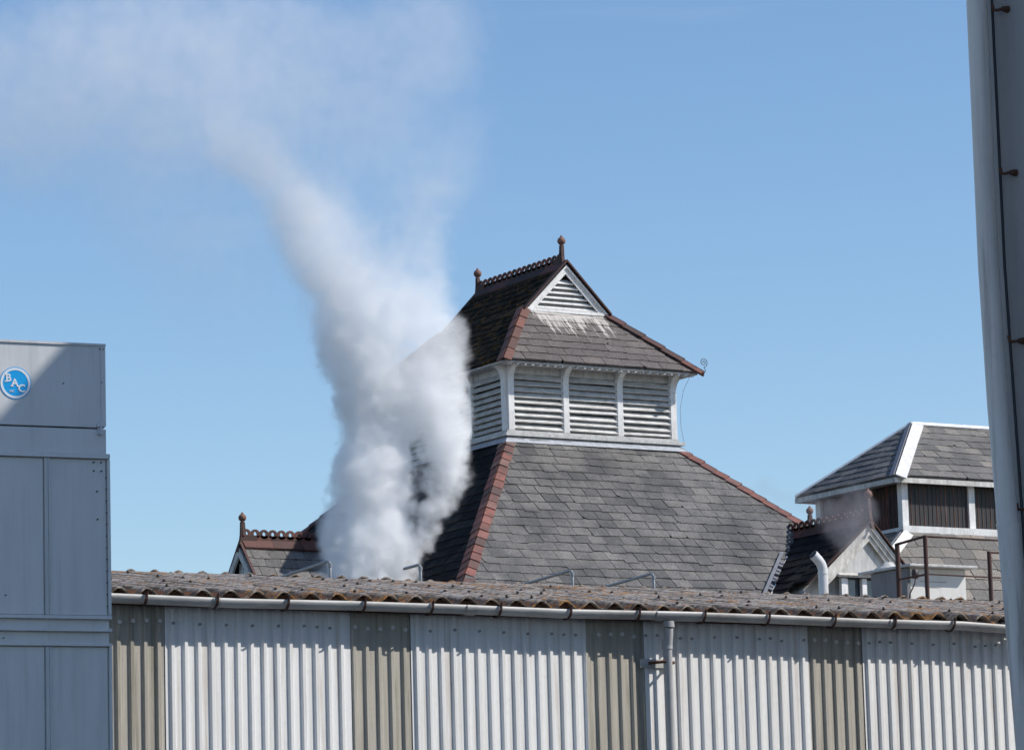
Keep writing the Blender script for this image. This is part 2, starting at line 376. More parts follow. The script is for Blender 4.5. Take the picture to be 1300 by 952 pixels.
# ------------------------------------------------------------------ the malt kiln with its louvred cupola
K = empty('kiln_building', (26.7, 44, 0), 'big slate roofed kiln with white louvred cupola and red hip tiles, behind the plume', 'building')
TX0, TX1, TY0, TY1, TZ = 25.38, 28.05, 42.40, 45.95, 8.75      # top of the main slopes
A, B = 1.12, .98; KD = 2.85                                     # run of the front and side slopes per metre of fall
def cr(sx, sy, k): return V(((TX1 + B * k) if sx > 0 else (TX0 - B * k), (TY1 + A * k) if sy > 0 else (TY0 - A * k), TZ - k))
body = MB(); e0, e1 = cr(-1, -1, KD), cr(1, 1, KD)
body.box((e0.x + .3, e0.y + .3, 0), (e1.x - .3, e1.y - .3, e0.z - .02)); body.build('wall', 'brick', K)
sf = MB(); slates(sf, [cr(-1, -1, KD), cr(1, -1, KD), cr(1, -1, 0), cr(-1, -1, 0)], (1, 0, 0))
rf = sf.build('roof', ['slate', 'under'], K)
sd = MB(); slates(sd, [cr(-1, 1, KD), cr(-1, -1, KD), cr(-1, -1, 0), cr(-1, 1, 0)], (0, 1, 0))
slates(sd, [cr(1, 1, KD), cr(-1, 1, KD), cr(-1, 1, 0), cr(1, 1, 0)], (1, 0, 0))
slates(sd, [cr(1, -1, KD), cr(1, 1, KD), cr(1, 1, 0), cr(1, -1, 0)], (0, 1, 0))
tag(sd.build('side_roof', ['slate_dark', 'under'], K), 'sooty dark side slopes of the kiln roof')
nF, nL, nR, nB = V((0, -1, A)), V((-1, 0, B)), V((1, 0, B)), V((0, 1, A))
for sx, sy, na, nb, m in ((-1, -1, nF, nL, 'terra'), (1, -1, nF, nR, 'terra'), (-1, 1, nL, nB, 'terra_dark'), (1, 1, nR, nB, 'terra_dark')):
    h = MB(); hip_tiles(h, cr(sx, sy, -.02), cr(sx, sy, KD), na, nb, .125, .2, .02, .022); h.build('hip_tiles', m, rf)
# flashing under the cupola sill
fl = MB(); fz = 8.80
c0, c1 = cr(-1, -1, 0), cr(1, 1, 0); q0, q1 = cr(-1, -1, .085), cr(1, 1, .085)
fl.face([(q0.x, q0.y - .0, q0.z + .052), (q1.x, q0.y, q0.z + .052), (c1.x, c0.y + .01, fz), (c0.x, c0.y + .01, fz)])
fl.face([(q0.x, q1.y, q0.z + .052), (q0.x, q0.y, q0.z + .052), (c0.x, c0.y, fz), (c0.x, c1.y, fz)])
fl.face([(q1.x, q0.y, q0.z + .052), (q1.x, q1.y, q0.z + .052), (c1.x, c1.y, fz), (c1.x, c0.y, fz)])
fl.build('flashing', 'lead', K)

# cupola
CX0, CX1, CY0, CY1, CZ0, CZ1 = 25.42, 28.02, 42.45, 45.95, 8.72, 9.74
cup = MB(); cup.box((CX0 + .11, CY0 + .11, CZ0 - .3), (CX1 - .11, CY1 - .11, CZ1)); cup = cup.build('cupola', 'dark', K)
s_ = MB()
s_.box((CX0 - .07, CY0 - .08, 8.815), (CX1 + .10, CY1 + .08, 8.852)); s_.box((CX0 - .015, CY0 - .02, 8.70), (CX1 + .015, CY1 + .02, 8.813)); s_.box((CX0 - .03, CY0 - .035, 8.855), (CX1 + .03, CY1 + .035, 8.895))
s_.build('sill', 'white_dull', cup)
LZ0, LZ1 = 8.91, 9.645
fz_ = MB()                                                     # frieze boards above the louvres, and the soffit
fz_.box((CX0, CY0, LZ1), (CX1, CY0 + .05, CZ1)); fz_.box((CX0, CY1 - .05, LZ1), (CX1, CY1, CZ1))
fz_.box((CX0, CY0 + .052, LZ1), (CX0 + .05, CY1 - .052, CZ1)); fz_.box((CX1 - .05, CY0 + .052, LZ1), (CX1, CY1 - .052, CZ1))
fz_.box((CX0 - .20, CY0 - .27, CZ1 + .003), (CX1 + .17, CY1 + .25, CZ1 + .02))
fz_.build('frieze', 'white_dull', cup)
def post(o, u, n, w=.082, flare=.2):
    """post whose head curves out to carry the eaves"""
    o, u, n = V(o), V(u), V(n); mb = MB()
    pr = [(-.04, 8.893), (.035, 8.893), (.035, 9.50)] + [(.035 + flare * (1 - math.cos(t)), 9.52 + .215 * math.sin(t)) for t in [PI / 2 * i / 6 for i in range(1, 7)]] + [(-.04, 9.735)]
    mb.prism([o - u * w / 2 + n * a + V((0, 0, z - o.z)) for a, z in pr], u * w)
    return mb.build('post', 'white', cup)
fx = [CX0 + .045 + i * (CX1 - CX0 - .09) / 3 for i in range(4)]
for x in fx: post((x, CY0, 0), (1, 0, 0), (0, -1, 0), flare=.15)
fy = [CY0 + .05 + i * (CY1 - CY0 - .10) / 4 for i in range(5)]
for y in fy: post((CX0, y, 0), (0, 1, 0), (-1, 0, 0), flare=.14); 
for y in fy: post((CX1, y, 0), (0, 1, 0), (1, 0, 0), flare=.12)
for i in range(3):
    w = fx[i + 1] - fx[i] - .085
    louver(cup, (fx[i] + .0425, CY0 + .01, 0), (1, 0, 0), (0, -1, 0), w, LZ0, LZ1, 9)
for i in range(4):
    w = fy[i + 1] - fy[i] - .085
    louver(cup, (CX0 + .01, fy[i] + .0425, 0), (0, 1, 0), (-1, 0, 0), w, LZ0, LZ1, 9)
    louver(cup, (CX1 - .01, fy[i] + .0425, 0), (0, 1, 0), (1, 0, 0), w, LZ0, LZ1, 9)
def lf(p, q): fr = MB(); fr.box(p, q); fr.build('louver_frame', 'white', cup)   # inner frames beside the louvres
for i in range(3):
    for xx in (fx[i] + .038, fx[i + 1] - .056): lf((xx, CY0 - .02, LZ0 - .014), (xx + .018, CY0 + .05, LZ1 - .002))
for i in range(4):
    for yy in (fy[i] + .038, fy[i + 1] - .056): lf((CX0 - .02, yy, LZ0 - .014), (CX0 + .05, yy + .018, LZ1 - .002))

# upper roof: gablets over hipped ends
EX0, EX1, EY0, EY1, EZ = 25.21, 28.23, 42.14, 46.22, 9.765
RX, RZ = 26.72, 11.27; GY0, GY1 = 43.06, 45.32; GZ = 10.63; GH = .645
dr = MB()
slates(dr, [(EX0, EY0, EZ), (EX1, EY0, EZ), (RX + GH, GY0, GZ), (RX - GH, GY0, GZ)], (1, 0, 0), .165, .30)
ur = dr.build('upper_roof', ['slate_brown', 'under'], K); dr = MB()
slates(dr, [(EX0, EY1, EZ), (EX1, EY1, EZ), (RX + GH, GY1, GZ), (RX - GH, GY1, GZ)], (1, 0, 0), .165, .30)
dr.build('rear_slope', ['slate_brown', 'under'], ur)
dm = MB()
for s in (-1, 1):
    ex = EX0 if s < 0 else EX1
    slates(dm, [(ex, EY0, EZ), (ex, EY1, EZ), (RX + s * GH, GY1, GZ), (RX + s * GH, GY0, GZ)], (0, 1, 0), .14, .19, .014, .02, .012)
    slates(dm, [(RX + s * GH, GY0, GZ), (RX + s * GH, GY1, GZ), (RX, GY1, RZ), (RX, GY0, RZ)], (0, 1, 0), .14, .19, .014, .02, .012)
tag(dm.build('side_slope', ['slate_moss', 'under'], ur), 'dark mossy side slopes with orange lichen')
ev = MB(); 
ev.box((EX0 + .02, EY0 + .02, EZ - .028), (EX1 - .02, EY1 - .02, EZ - .006)); ev.build('eaves_board', 'white_dull', ur)
for i in range(26):                                            # rafter feet just showing under the eaves
    x = EX0 + .1 + i * .113; dv = MB(); dv.box((x, EY0 + .03, EZ - .05), (x + .03, EY0 + .1, EZ - .03)); dv.build('rafter_foot', 'white', ur)
un1, un2, uns = V((0, -1, 1.06)), V((-1, 0, .98)), V((1, 0, .98))
for ex, gx, na, gy, ey, nn in ((EX0, RX - GH, un2, GY0, EY0, un1), (EX1, RX + GH, uns, GY0, EY0, un1), (EX0, RX - GH, un2, GY1, EY1, V((0, 1, 1.06))), (EX1, RX + GH, uns, GY1, EY1, V((0, 1, 1.06)))):
    h = MB(); tp = V((gx, gy, GZ)); bt = V((ex, ey, EZ)); dd = (bt - tp).normalized()
    hip_tiles(h, tp - dd * .03 + V((0, 0, .02)), bt + dd * .03 + V((0, 0, .015)), nn, na, .105, .33, .022, .022, .0, .9)
    h.build('hip_tiles', 'terra_dark' if ex == EX1 else 'terra_mid', ur)
c_ = MB(); crest(c_, (RX, GY0 + .02, RZ + .01), (RX, GY1 - .02, RZ + .01), (1, 0, 0), 17, .10, 1.0); c_.build('ridge_crest', 'terra_dark', ur)
finial(ur, (RX, GY0 + .03, RZ + .02), (0, -1, 0), .37, .056); finial(ur, (RX, GY1 + .0, RZ + .02), (0, 1, 0), .32, .056)
def gablet(parent, x, y, n, zb, zt, hw, mw='white'):
    """white barge boards round a small louvred triangle"""
    n = V(n); g = MB(); W = .085; f = hw / (zt - zb)
    for s in (-1, 1):
        ft = V((x + s * hw, y, zb)); ap = V((x, y, zt)); L = (ap - ft); inn = V((-s, 0, 0)) * W * 1.35
        g.prism([ft + n * .03, ap + n * .03, ap + n * .03 - V((0, 0, W * 1.35 / f)), ft + n * .03 + inn], n * .03)
        g.prism([ft + n * .055, ap + n * .055, ap + n * .055 - V((0, 0, .03 / f)), ft + n * .055 - V((s, 0, 0)) * .03], n * .03)
    g.box((x - hw + .02, y, zb - .02), (x + hw - .02, y + n.y * .075, zb + .022)); o = g.build('gablet', mw, parent)
    b = MB(); b.prism([(x - hw + .05, y + n.y * -.06, zb), (x + hw - .05, y - n.y * .06, zb), (x, y - n.y * .06, zt - .06)], n * .01); b.build('gablet_back', 'dark', o)
    lv = MB(); cnt = 6; h0 = zb + .03; h1 = zt - .19; st = (h1 - h0) / cnt
    for i in range(cnt):
        z = h0 + st * i; w = (zt - z - .13) * f
        lv.prism([(x - w, y + n.y * .03, z), (x + w, y + n.y * .03, z), (x + w - .04, y - n.y * .05, z + st * .95), (x - w + .04, y - n.y * .05, z + st * .95)], V((0, n.y * .010, .012)))
    lv.build('louver', mw, o)
    return o
gablet(ur, RX, GY0, (0, -1, 0), GZ - .005, RZ - .01, GH - .01); gablet(ur, RX, GY1, (0, 1, 0), GZ - .005, RZ - .06, GH - .07, 'lead_dark')
# dark verge tiles over the barge boards
for gy, s in ((GY0, -1), (GY1, 1)):
    for sx in (-1, 1):
        ft = V((RX + sx * (GH + .03), gy + s * .02, GZ - .01)); ap = V((RX, gy + s * .02, RZ + .035))
        if s > 0: ft, ap = ft - V((sx * .03, .015, .035)), ap - V((0, .015, .04))
        vg = MB(); vg.prism([ft, ap, ap + V((0, s * .09, 0)), ft + V((0, s * .09, 0))], V((0, 0, .028))); vg.build('verge', 'iron', ur)
# iron scroll on the eaves corner and slack netting wire
sw = MB(); pts = []
cx, cz = 28.285, 9.905
for i in range(46):
    t = i / 45; a = -PI / 2 + t * 1.9 * 2 * PI; r = .058 * (1 - t) + .006
    pts.append((cx + r * math.cos(a), EY0 - .02, cz + r * math.sin(a)))
pts = [(cx - .03, EY0 - .02, cz - .16), (cx + .005, EY0 - .02, cz - .145), (cx + .025, EY0 - .02, cz - .12), (cx + .018, EY0 - .02, cz - .085)] + pts
sw.tube(pts, .0048, 6); sw.build('iron_scroll', 'ironblack', ur)
nw = MB(); nw.tube([(CX1 + .19, CY0 - .1, 9.74), (CX1 + .10, CY0 - .07, 9.55), (CX1 + .045, CY0 - .06, 9.3), (CX1 + .05, CY0 - .06, 9.05), (CX1 + .09, CY0 - .06, 8.86)], .003, 5); nw.build('wire', 'galv', cup)

# ---- wings of the kiln
def wing_x(x_in, x_out, y, zr, sl, hw, name_lbl, flip=1):
    """gabled wing with its ridge along x; gable end at x_out"""
    ze = zr - hw * sl; d = 1 if x_out > x_in else -1; n = V((d, 0, 0))
    w = MB(); w.prism([(x_out - d * .12, y - hw + .06, 0), (x_out - d * .12, y + hw - .06, 0), (x_out - d * .12, y + hw - .06, ze), (x_out - d * .12, y, zr - .06), (x_out - d * .12, y - hw + .06, ze)], (-(d) * abs(x_out - x_in), 0, 0))
    wo = w.build('wing', 'white_dull', K); tag(wo, name_lbl)
    r = MB()
    for s in (-1, 1): slates(r, [(x_in, y + s * hw, ze), (x_out, y + s * hw, ze), (x_out, y, zr), (x_in, y, zr)], (1, 0, 0), .17, .24)
    ro = r.build('wing_roof', ['slate', 'under'], wo)
    g = MB()
    for s in (-1, 1):
        ft = V((x_out, y + s * (hw + .0), ze - .03)); ap = V((x_out, y, zr - .03)); g.prism([ft, ap, ap - V((0, 0, .12)), ft - V((0, 0, .12))], n * .03)
    g.build('barge_board', 'white_dull', wo)
    t = MB(); hb = .35
    for i in range(7):                                          # boarded gable head
        yy = y - .42 + i * .12; t.box((x_out - d * .10, yy, zr - 1.2), (x_out - d * .07, yy + .11, zr - .10 - abs(yy + .055 - y) * sl))
    t.build('gable_boards', 'white', wo)
    wn = MB(); wn.prism([(x_out - d * .06, y - .02, ze - .2), (x_out - d * .06, y - .30, ze - .2), (x_out - d * .06, y - .16, zr - .33)], n * .02); wn.build('window', 'glass', wo)
    v2 = MB()
    for s in (-1, 1):
        ft = V((x_out - d * .02, y + s * hw, ze)); ap = V((x_out - d * .02, y, zr + .03)); v2.prism([ft, ap, ap + n * .035, ft + n * .035], (0, 0, .025))
    v2.build('verge', 'terra_dark', wo)
    c = MB(); crest(c, (x_out + d * -.03, y, zr + .03), (x_in, y, zr + .03), (0, 1, 0), round(abs(x_in - x_out) / .128), .09, sl, rr=(.1, 1), base_h=.095, outer=.062, hole=.026)
    c.build('ridge_crest', 'terra_dark', wo)
    finial(wo, (x_out - d * .04, y, zr + .03), (d, 0, 0), .37, .052)
    return wo
wing_x(25.0, 22.42, 44.24, 7.50, 1.15, .95, 'small left gabled wing with crested ridge and boarded gable')
wing_x(28.6, 31.02, 43.62, 7.86, 1.05, .95, 'far right gabled wing of which the ball finial shows')
# front right wing, ridge along y
FX, FY, FZ, FS, FW = 28.84, 39.29, 7.46, 1.10, 1.02
w = MB(); w.prism([(FX - FW + .1, FY + .22, 0), (FX + FW - .1, FY + .22, 0), (FX + FW - .1, FY + .22, FZ - FW * FS), (FX, FY + .22, FZ - .08), (FX - FW + .1, FY + .22, FZ - FW * .86)], (0, 3.6, 0))
wo = w.build('wing', 'white_dull', K); tag(wo, 'front right gabled wing with cream barge boards')
r = MB()
FL = .80
slates(r, [(FX - 1.5, FY + .30, FZ - 1.5 * FL), (FX - 1.5, FY + 1.72 - 1.5 * FL * A + .12, FZ - 1.5 * FL), (FX, FY + 1.84, FZ), (FX, FY + .30, FZ)], (0, 1, 0), .18, .25)
slates(r, [(FX - 1.0, FY + .02, FZ - 1.0 * FL), (FX - 1.0, FY + .298, FZ - 1.0 * FL), (FX, FY + .298, FZ), (FX, FY + .02, FZ)], (0, 1, 0), .18, .25)
slates(r, [(FX + FW, FY + .02, FZ - FW * FS), (FX + FW, FY + 3.4, FZ - FW * FS), (FX, FY + 3.4, FZ), (FX, FY + .02, FZ)], (0, 1, 0), .18, .25)
r.build('wing_roof', ['slate_dark', 'under'], wo)
g = MB()
for s in (-1, 1):
    ft = V((FX + s * (FW * .78), FY, FZ - .02 - FW * .78 * (FS if s > 0 else .87))); ap = V((FX, FY, FZ - .02))
    for k in range(3):
        dz = V((0, 0, .075 * k)); off = V((0, .022 * k, 0)); g.prism([ft - dz + off, ap - dz + off, ap - dz - V((0, 0, .073)) + off, ft - dz - V((0, 0, .073)) + off], (0, .03, 0))
g.build('barge_board', 'cream', wo)
t = MB(); t.prism([(FX - .5, FY + .10, FZ - .66), (FX + .5, FY + .10, FZ - .66), (FX, FY + .10, FZ - .12)], (0, .05, 0)); t.build('gable_panel', 'white_dull', wo)
t = MB(); t.prism([(FX - .52, FY - .03, FZ - .70), (FX - .52, FY + .1, FZ - .655), (FX - .52, FY + .16, FZ - .70), (FX - .52, FY - .01, FZ - .725)], (1.04, 0, 0)); t.build('ledge', 'cream', wo)
t = MB()
for x in (-.46, -.14, .16): t.box((FX + x, FY + .04, FZ - 1.5), (FX + x + .07, FY + .1, FZ - .73))
t.box((FX - .40, FY + .045, FZ - 1.5), (FX - .36, FY + .09, FZ - .735)); wf = t.build('window_frame', 'white', wo)
t = MB(); t.box((FX - .35, FY + .12, FZ - 1.5), (FX + .6, FY + .14, FZ - .72)); t.build('window', 'glass', wf)
v2 = MB()
for s in (-1, 1):
    ft = V((FX + s * FW, FY - .03, FZ - FW * (FS if s > 0 else .83))); ap = V((FX, FY - .03, FZ + .005)); v2.prism([ft, ap, ap + V((0, .06, 0)), ft + V((0, .06, 0))], (0, 0, .02))
v2.build('verge', 'iron', wo)
c = MB(); crest(c, (FX, FY + .02, FZ + .02), (FX, FY + 1.95, FZ + .02), (1, 0, 0), 15, .085, FS, rr=(.1, 1)); c.build('ridge_crest', 'terra_dark', wo)
finial(wo, (FX, FY + .03, FZ + .02), (0, -1, 0), .38, .056)
# white flashing in the valley between wing and front slope, with the stepped lead beside it
def vly(dx): z = FZ - dx * FL; return V((FX - dx, TY0 - (TZ - z) * A, z))
va, vb = vly(.42), vly(1.25); nf = V((0, -1, A)).normalized()
hd = (vb - va).normalized(); sd_ = hd.cross(nf).normalized(); vv = vb - va
t = MB(); t.par(va + nf * .02, vv * .16, -sd_ * .075, nf * .014)
fo2 = MB(); fo2.par(va + vv * .62 + nf * .02, vv * .38, -sd_ * .045, nf * .014); fo2.build('valley_flashing', 'whitelead', wo)
fo = t.build('valley_flashing', 'whitelead', wo)
t = MB(); t.par(va + vv * .17 + nf * .012, vv * .83, -sd_ * .035, nf * .012)
for i in range(9):
    p = va + vv * (.17 + i * .088); t.par(p + nf * .03, vv * .045, sd_ * .05, nf * (.03 if i % 2 else .018))
t.par(va + nf * .01 + sd_ * .055, vv, sd_ * .045, nf * .05); t.build('stepped_lead', 'lead_dark', fo)
# lower hip of red tiles showing beside the steam on the sooty left slope
t = MB(); nl_ = V((-1, 0, B)).normalized()
ra, rb = V((23.95, 41.95, 7.31)), V((23.50, 42.33, 6.82))
hip_tiles(t, ra + nl_ * .03, rb + nl_ * .03, nl_ + V((0, .5, 0)), nl_ - V((0, .5, 0)), .11, .2, .02, .02); t.build('low_hip_tiles', 'terra', rf)

# ------------------------------------------------------------------ second kiln at the right
S = empty('kiln_building', (35.4, 46, 0), 'lower kiln at the right with rusty corrugated cupola sides and white hips', 'building')
SX0, SX1, SY0, SY1, SZ = 33.33, 37.5, 44.77, 47.28, 8.955
RL = (34.63, 46.025, 9.97); RRt = (36.2, 46.025, 9.97)
sb = MB(); sb.box((SX0 + .30, SY0 + .2, 8.0), (SX1 - .3, SY1 - .2, SZ - .02)); sc_ = sb.build('cupola', 'dark', S)
up = MB()
slates(up, [(SX0, SY0, SZ), (SX1, SY0, SZ), RRt, RL], (1, 0, 0), .19, .27)
slates(up, [(SX0, SY1, SZ), (SX0, SY0, SZ), RL], (0, 1, 0), .17, .27)
slates(up, [(SX1, SY1, SZ), (SX0, SY1, SZ), RL, RRt], (1, 0, 0), .19, .27)
slates(up, [(SX1, SY0, SZ), (SX1, SY1, SZ), RRt], (0, 1, 0), .17, .27)
upo = up.build('upper_roof', ['slate_b', 'under'], S)
def strip(mb, a, b, n1, n2, w, th=.02, w2=None):
    a, b = V(a), V(b); h = (b - a).normalized(); n1 = V(n1).normalized(); n2 = V(n2).normalized(); d1 = n1.cross(h); d2 = n2.cross(h)
    if d1.dot(n2) > 0: d1 = -d1
    if d2.dot(n1) > 0: d2 = -d2
    for i, (d, n, w) in enumerate(((d1, n1, w), (d2, n2, w2 or w))):
        mb.prism([a + n * .018, b + n * .018, b + n * .018 + d * w, a + n * .018 + d * w], n * th, .5, i)
nf2, nl2, nb2 = V((0, -1.02, 1.255)), V((-1.02, 0, 1.3)), V((0, 1.02, 1.255))
for a, b, n1, n2, wd in ((RL, (SX0, SY0, SZ), nf2, nl2, .17), (RL, (SX0, SY1, SZ), nl2, nb2, .10), (RL, RRt, nf2, nb2, .085), (RRt, (SX1, SY0, SZ), nf2, -nl2 + V((0, 0, 2.6)), .14)):
    st = MB(); strip(st, a, b, n1, n2, wd, w2=.075 if a is RL and b[1] == SY0 else None); st.build('hip_flashing', ['whitelead', 'lead_dark' if b[1] == SY0 and a is RL else 'whitelead'], upo)
fb = MB()
fb.box((SX0 + .005, SY0 + .005, SZ - .085), (SX1, SY0 + .035, SZ - .012)); fb.box((SX0 + .005, SY0 + .037, SZ - .085), (SX0 + .035, SY1, SZ - .012)); fb.box((SX0 + .005, SY1 + .001, SZ - .085), (SX1, SY1 + .03, SZ - .012))
fb.box((SX0 + .04, SY0 + .04, SZ - .06), (SX1, SY1 - .005, SZ - .045))
fb.build('fascia', 'cream', upo)
WX0, WY0, WY1, WZ0 = 33.56, 44.93, 47.1, 8.2
def post2(p, q): t = MB(); t.box(p, q); t.build('post', 'white', sc_)
post2((WX0, WY0 - .0, WZ0), (WX0 + .11, WY0 + .11, SZ - .06))
for x in (34.78, 36.0): post2((x, WY0, WZ0), (x + .11, WY0 + .09, SZ - .06))
post2((WX0, WY1 - .12, WZ0), (WX0 + .09, WY1, SZ - .06)); 
def corr_panel(parent, o, u, n, L, z0, z1, pitch, amp, m, name, prof=None, extra=None, origin=None, sub=8):
    o, u, n = V(o), V(u).normalized(), V(n).normalized(); mb = MB(); N = int(L / pitch * sub); rows = []
    for i in range(N + 1):
        s = L * i / N; d = amp * math.cos(2 * PI * s / pitch) if prof is None else prof(s)
        p = o + u * s + n * d; rows.append([V((p.x, p.y, z0)), V((p.x, p.y, z1))])
    mb.grid([[r_[0] for r_ in rows], [r_[1] for r_ in rows]], .5, 0, prof is None)
    if extra: extra(mb)
    ob = mb.build(name, m, parent); return ob
for x0, x1 in ((WX0 + .115, 34.775), (34.895, 35.995), (36.115, 37.2)):
    corr_panel(sc_, (x0, WY0 + .05, 0), (1, 0, 0), (0, -1, 0), x1 - x0, WZ0 + .06, SZ - .07, .078, .020, 'corr', 'corrugated_panel')
corr_panel(sc_, (WX0 + .04, WY0 + .115, 0), (0, 1, 0), (-1, 0, 0), WY1 - WY0 - .24, WZ0 + .04, SZ - .07, .078, .020, 'corr', 'corrugated_panel')
sl_ = MB(); sl_.box((WX0 - .05, WY0 - .07, WZ0 - .05), (37.3, WY0 - .002, WZ0 + .055)); sl_.box((WX0 - .05, WY0, WZ0 - .05), (WX0 - .002, WY1, WZ0 + .035)); sl_.build('sill', 'whitelead', sc_)
LK = 2.4; bx0, bx1, by0, by1, bz = WX0 - .02, 37.3, WY0 - .03, WY1 + .03, WZ0 - .03
def br(sx, sy, k): return V((bx0 - k * 1.45 if sx < 0 else bx1 + k * 1.45, by0 - k * .80 if sy < 0 else by1 + k * .80, bz - k))
lo = MB(); slates(lo, [br(-1, -1, LK), br(1, -1, LK), br(1, -1, 0), br(-1, -1, 0)], (1, 0, 0), .21, .29)
slates(lo, [br(-1, 1, LK), br(-1, -1, LK), br(-1, -1, 0), br(-1, 1, 0)], (0, 1, 0), .21, .29)
slates(lo, [br(1, 1, LK), br(-1, 1, LK), br(-1, 1, 0), br(1, 1, 0)], (1, 0, 0), .21, .29); slates(lo, [br(1, -1, LK), br(1, 1, LK), br(1, 1, 0), br(1, -1, 0)], (0, 1, 0), .21, .29)
loo = lo.build('roof', ['slate_warm', 'under'], S)
st = MB(); strip(st, br(-1, -1, -.0), br(-1, -1, LK), (0, -1, .80), (-1, 0, 1.45), .15, w2=.05); st.build('hip_flashing', ['whitelead', 'lead_dark'], loo)
st = MB(); strip(st, br(-1, 1, -.0), br(-1, 1, LK), (0, 1, .80), (-1, 0, 1.45), .12); st.build('hip_flashing', ['whitelead', 'lead_dark'], loo)
bb = MB(); a_, b_ = br(-1, -1, LK), br(1, 1, LK); bb.box((a_.x + .2, a_.y + .2, 0), (b_.x - .2, b_.y - .2, a_.z - .02)); bb.build('wall', 'brick', S)

# ------------------------------------------------------------------ flat annex roof with cabinet, railing and vent pipe
an = MB(); an.box((23.9, 32.62, 0), (30.2, 38.4, 5.595)); an.box((23.85, 32.57, 5.603), (30.25, 32.68, 5.615), m=1); 
anx = tag(an.build('flat_roofed_annex', ['stone', 'annex']), 'low flat roofed annex below the white rooftop cabinet and rusty railing', 'building')
cb = empty('rooftop_cabinet', (25.6, 34.0, 5.60), 'white metal cabinet with flat lid and dome vent behind the rusty railing', 'cabinet')
t = MB(); t.box((25.21, 33.69, 5.60), (25.985, 34.34, 6.135)); t.build('body', 'tank', cb, bevel=.006)
t = MB(); t.box((25.18, 33.685, 5.60), (25.206, 34.34, 6.13)); t.box((25.17, 33.67, 5.6), (25.215, 33.688, 6.13)); t.build('side_panel', 'tank_side', cb)
t = MB(); t.box((25.13, 33.55, 6.137), (26.05, 34.52, 6.165)); t.build('lid', 'white_dull', cb, bevel=.005)
t = MB(); t.lathe((25.83, 34.0, 6.165), [(.052, 0), (.052, .012), (.046, .032), (.03, .046), (.001, .052)], 16); t.build('dome_vent', 'whitelead', cb)
t = MB(); t.lathe((25.32, 34.2, 6.165), [(.16, 0), (.15, .02), (.07, .055), (.055, .085), (.045, .088), (.001, .09)], 18); t.build('cowl', 'cream', cb)
t = MB(); t.lathe((25.50, 33.9, 6.165), [(.022, 0), (.022, .035), (.03, .036), (.03, .05), (.001, .052)], 12); t.build('bolt', 'bolt_dark', cb)
t = MB(); t.tube([(25.23, 33.62, 6.10), (25.245, 33.61, 6.03), (25.22, 33.6, 5.95), (25.15, 33.6, 5.84), (25.14, 33.62, 5.7)], .008, 6); t.lathe((25.2, 33.56, 6.0), [(.001, 0), (.03, .002), (.04, .05), (.03, .1), (.001, .11)], 10); t.build('cable', 'bolt_dark', cb)
t = MB(); t.box((25.36, 33.683, 5.985), (25.72, 33.689, 5.992)); t.box((25.42, 33.684, 5.93), (25.62, 33.689, 5.935)); t.build('nameplate', 'bolt_dull', cb)
rl = empty('roof_railing', (25.3, 32.95, 5.60), 'rusty dark red pipe railing in front of the white rooftop cabinet', 'railing')
def rq(p): return (p[0] * .98653, p[1] * .98653, 5.60 if p[2] == 5.6 else 1.6 + (p[2] - 1.6) * .98653)
def rp(n, a, b, r): t = MB(); t.tube([rq(a), rq(b)], r, 8); t.build(n, 'iron', rl)
rp('rail_post', (25.235, 33.40, 5.6), (25.235, 33.40, 6.455), .024); rp('rail_post', (25.235, 33.91, 5.6), (25.235, 33.91, 6.42), .027); rp('rail_post', (26.10, 33.40, 5.6), (26.10, 33.40, 6.31), .024)
rp('top_rail', (25.235, 33.40, 6.445), (25.235, 33.93, 6.415), .015); rp('top_rail', (25.22, 33.40, 6.448), (27.6, 33.40, 6.425), .009)
rp('mid_rail', (25.235, 33.40, 6.03), (25.235, 33.93, 6.03), .012); rp('mid_rail', (25.22, 33.40, 6.035), (27.6, 33.40, 6.01), .009); rp('stub_rail', (26.10, 33.40, 6.30), (27.6, 33.4, 6.30), .012)
t = MB(); pp = [(24.75, 34.65, 5.60), (24.753, 34.65, 6.17), (24.755, 34.65, 6.20), (24.745, 34.65, 6.235), (24.73, 34.65, 6.27), (24.70, 34.65, 6.305), (24.64, 34.65, 6.36), (24.63, 34.65, 6.368)]
t.tube(pp, .055, 16, caps=False); t.tube([(24.752, 34.65, 6.15), (24.753, 34.65, 6.172)], .059, 16)
vp = t.build('vent_pipe', 'pipew'); tag(vp, 'bent white vent pipe in front of the dark slates of the front wing', 'pipe')
t = MB(); t.tube([(24.66, 34.65, 6.34), (24.628, 34.65, 6.369)], .046, 14, caps=True); t.build('mouth', 'dark', vp)

# ------------------------------------------------------------------ corrugated shed
SH = empty('shed', (11, 18, 0), 'long shed of white and grey corrugated sheets under a lichened corrugated roof', 'shed')
WYc = 16.60; PT = .0705; DP = .0125; XS, XE = 4.6, 16.4
bounds = [XS, 7.40, 7.69, 8.0, 9.0]
def xat(u):   # wall bay edges along the shed in metres
    return u
PB = [4.6, 5.66, 5.98, 7.02, 7.35, 7.69, 8.005, 9.01, 9.345, 10.36, 10.70, 11.745, 12.10, 13.14, 13.49, 14.53, 14.88, 15.92, 16.3]
PB[5] = 7.0; 
bays = [(4.6, 5.65, 'w'), (5.65, 5.99, 'g'), (5.99, 7.02, 'w'), (7.02, 8.008, 'g'), (8.008, 9.012, 'w'), (9.012, 9.352, 'g'), (9.352, 10.365, 'w'), (10.365, 10.715, 'g'), (10.715, 11.748, 'w'), (11.748, 12.10, 'g'), (12.10, 13.14, 'w'), (13.14, 13.49, 'g'), (13.49, 14.53, 'w'), (14.53, 14.88, 'g'), (14.88, 16.3, 'w')]
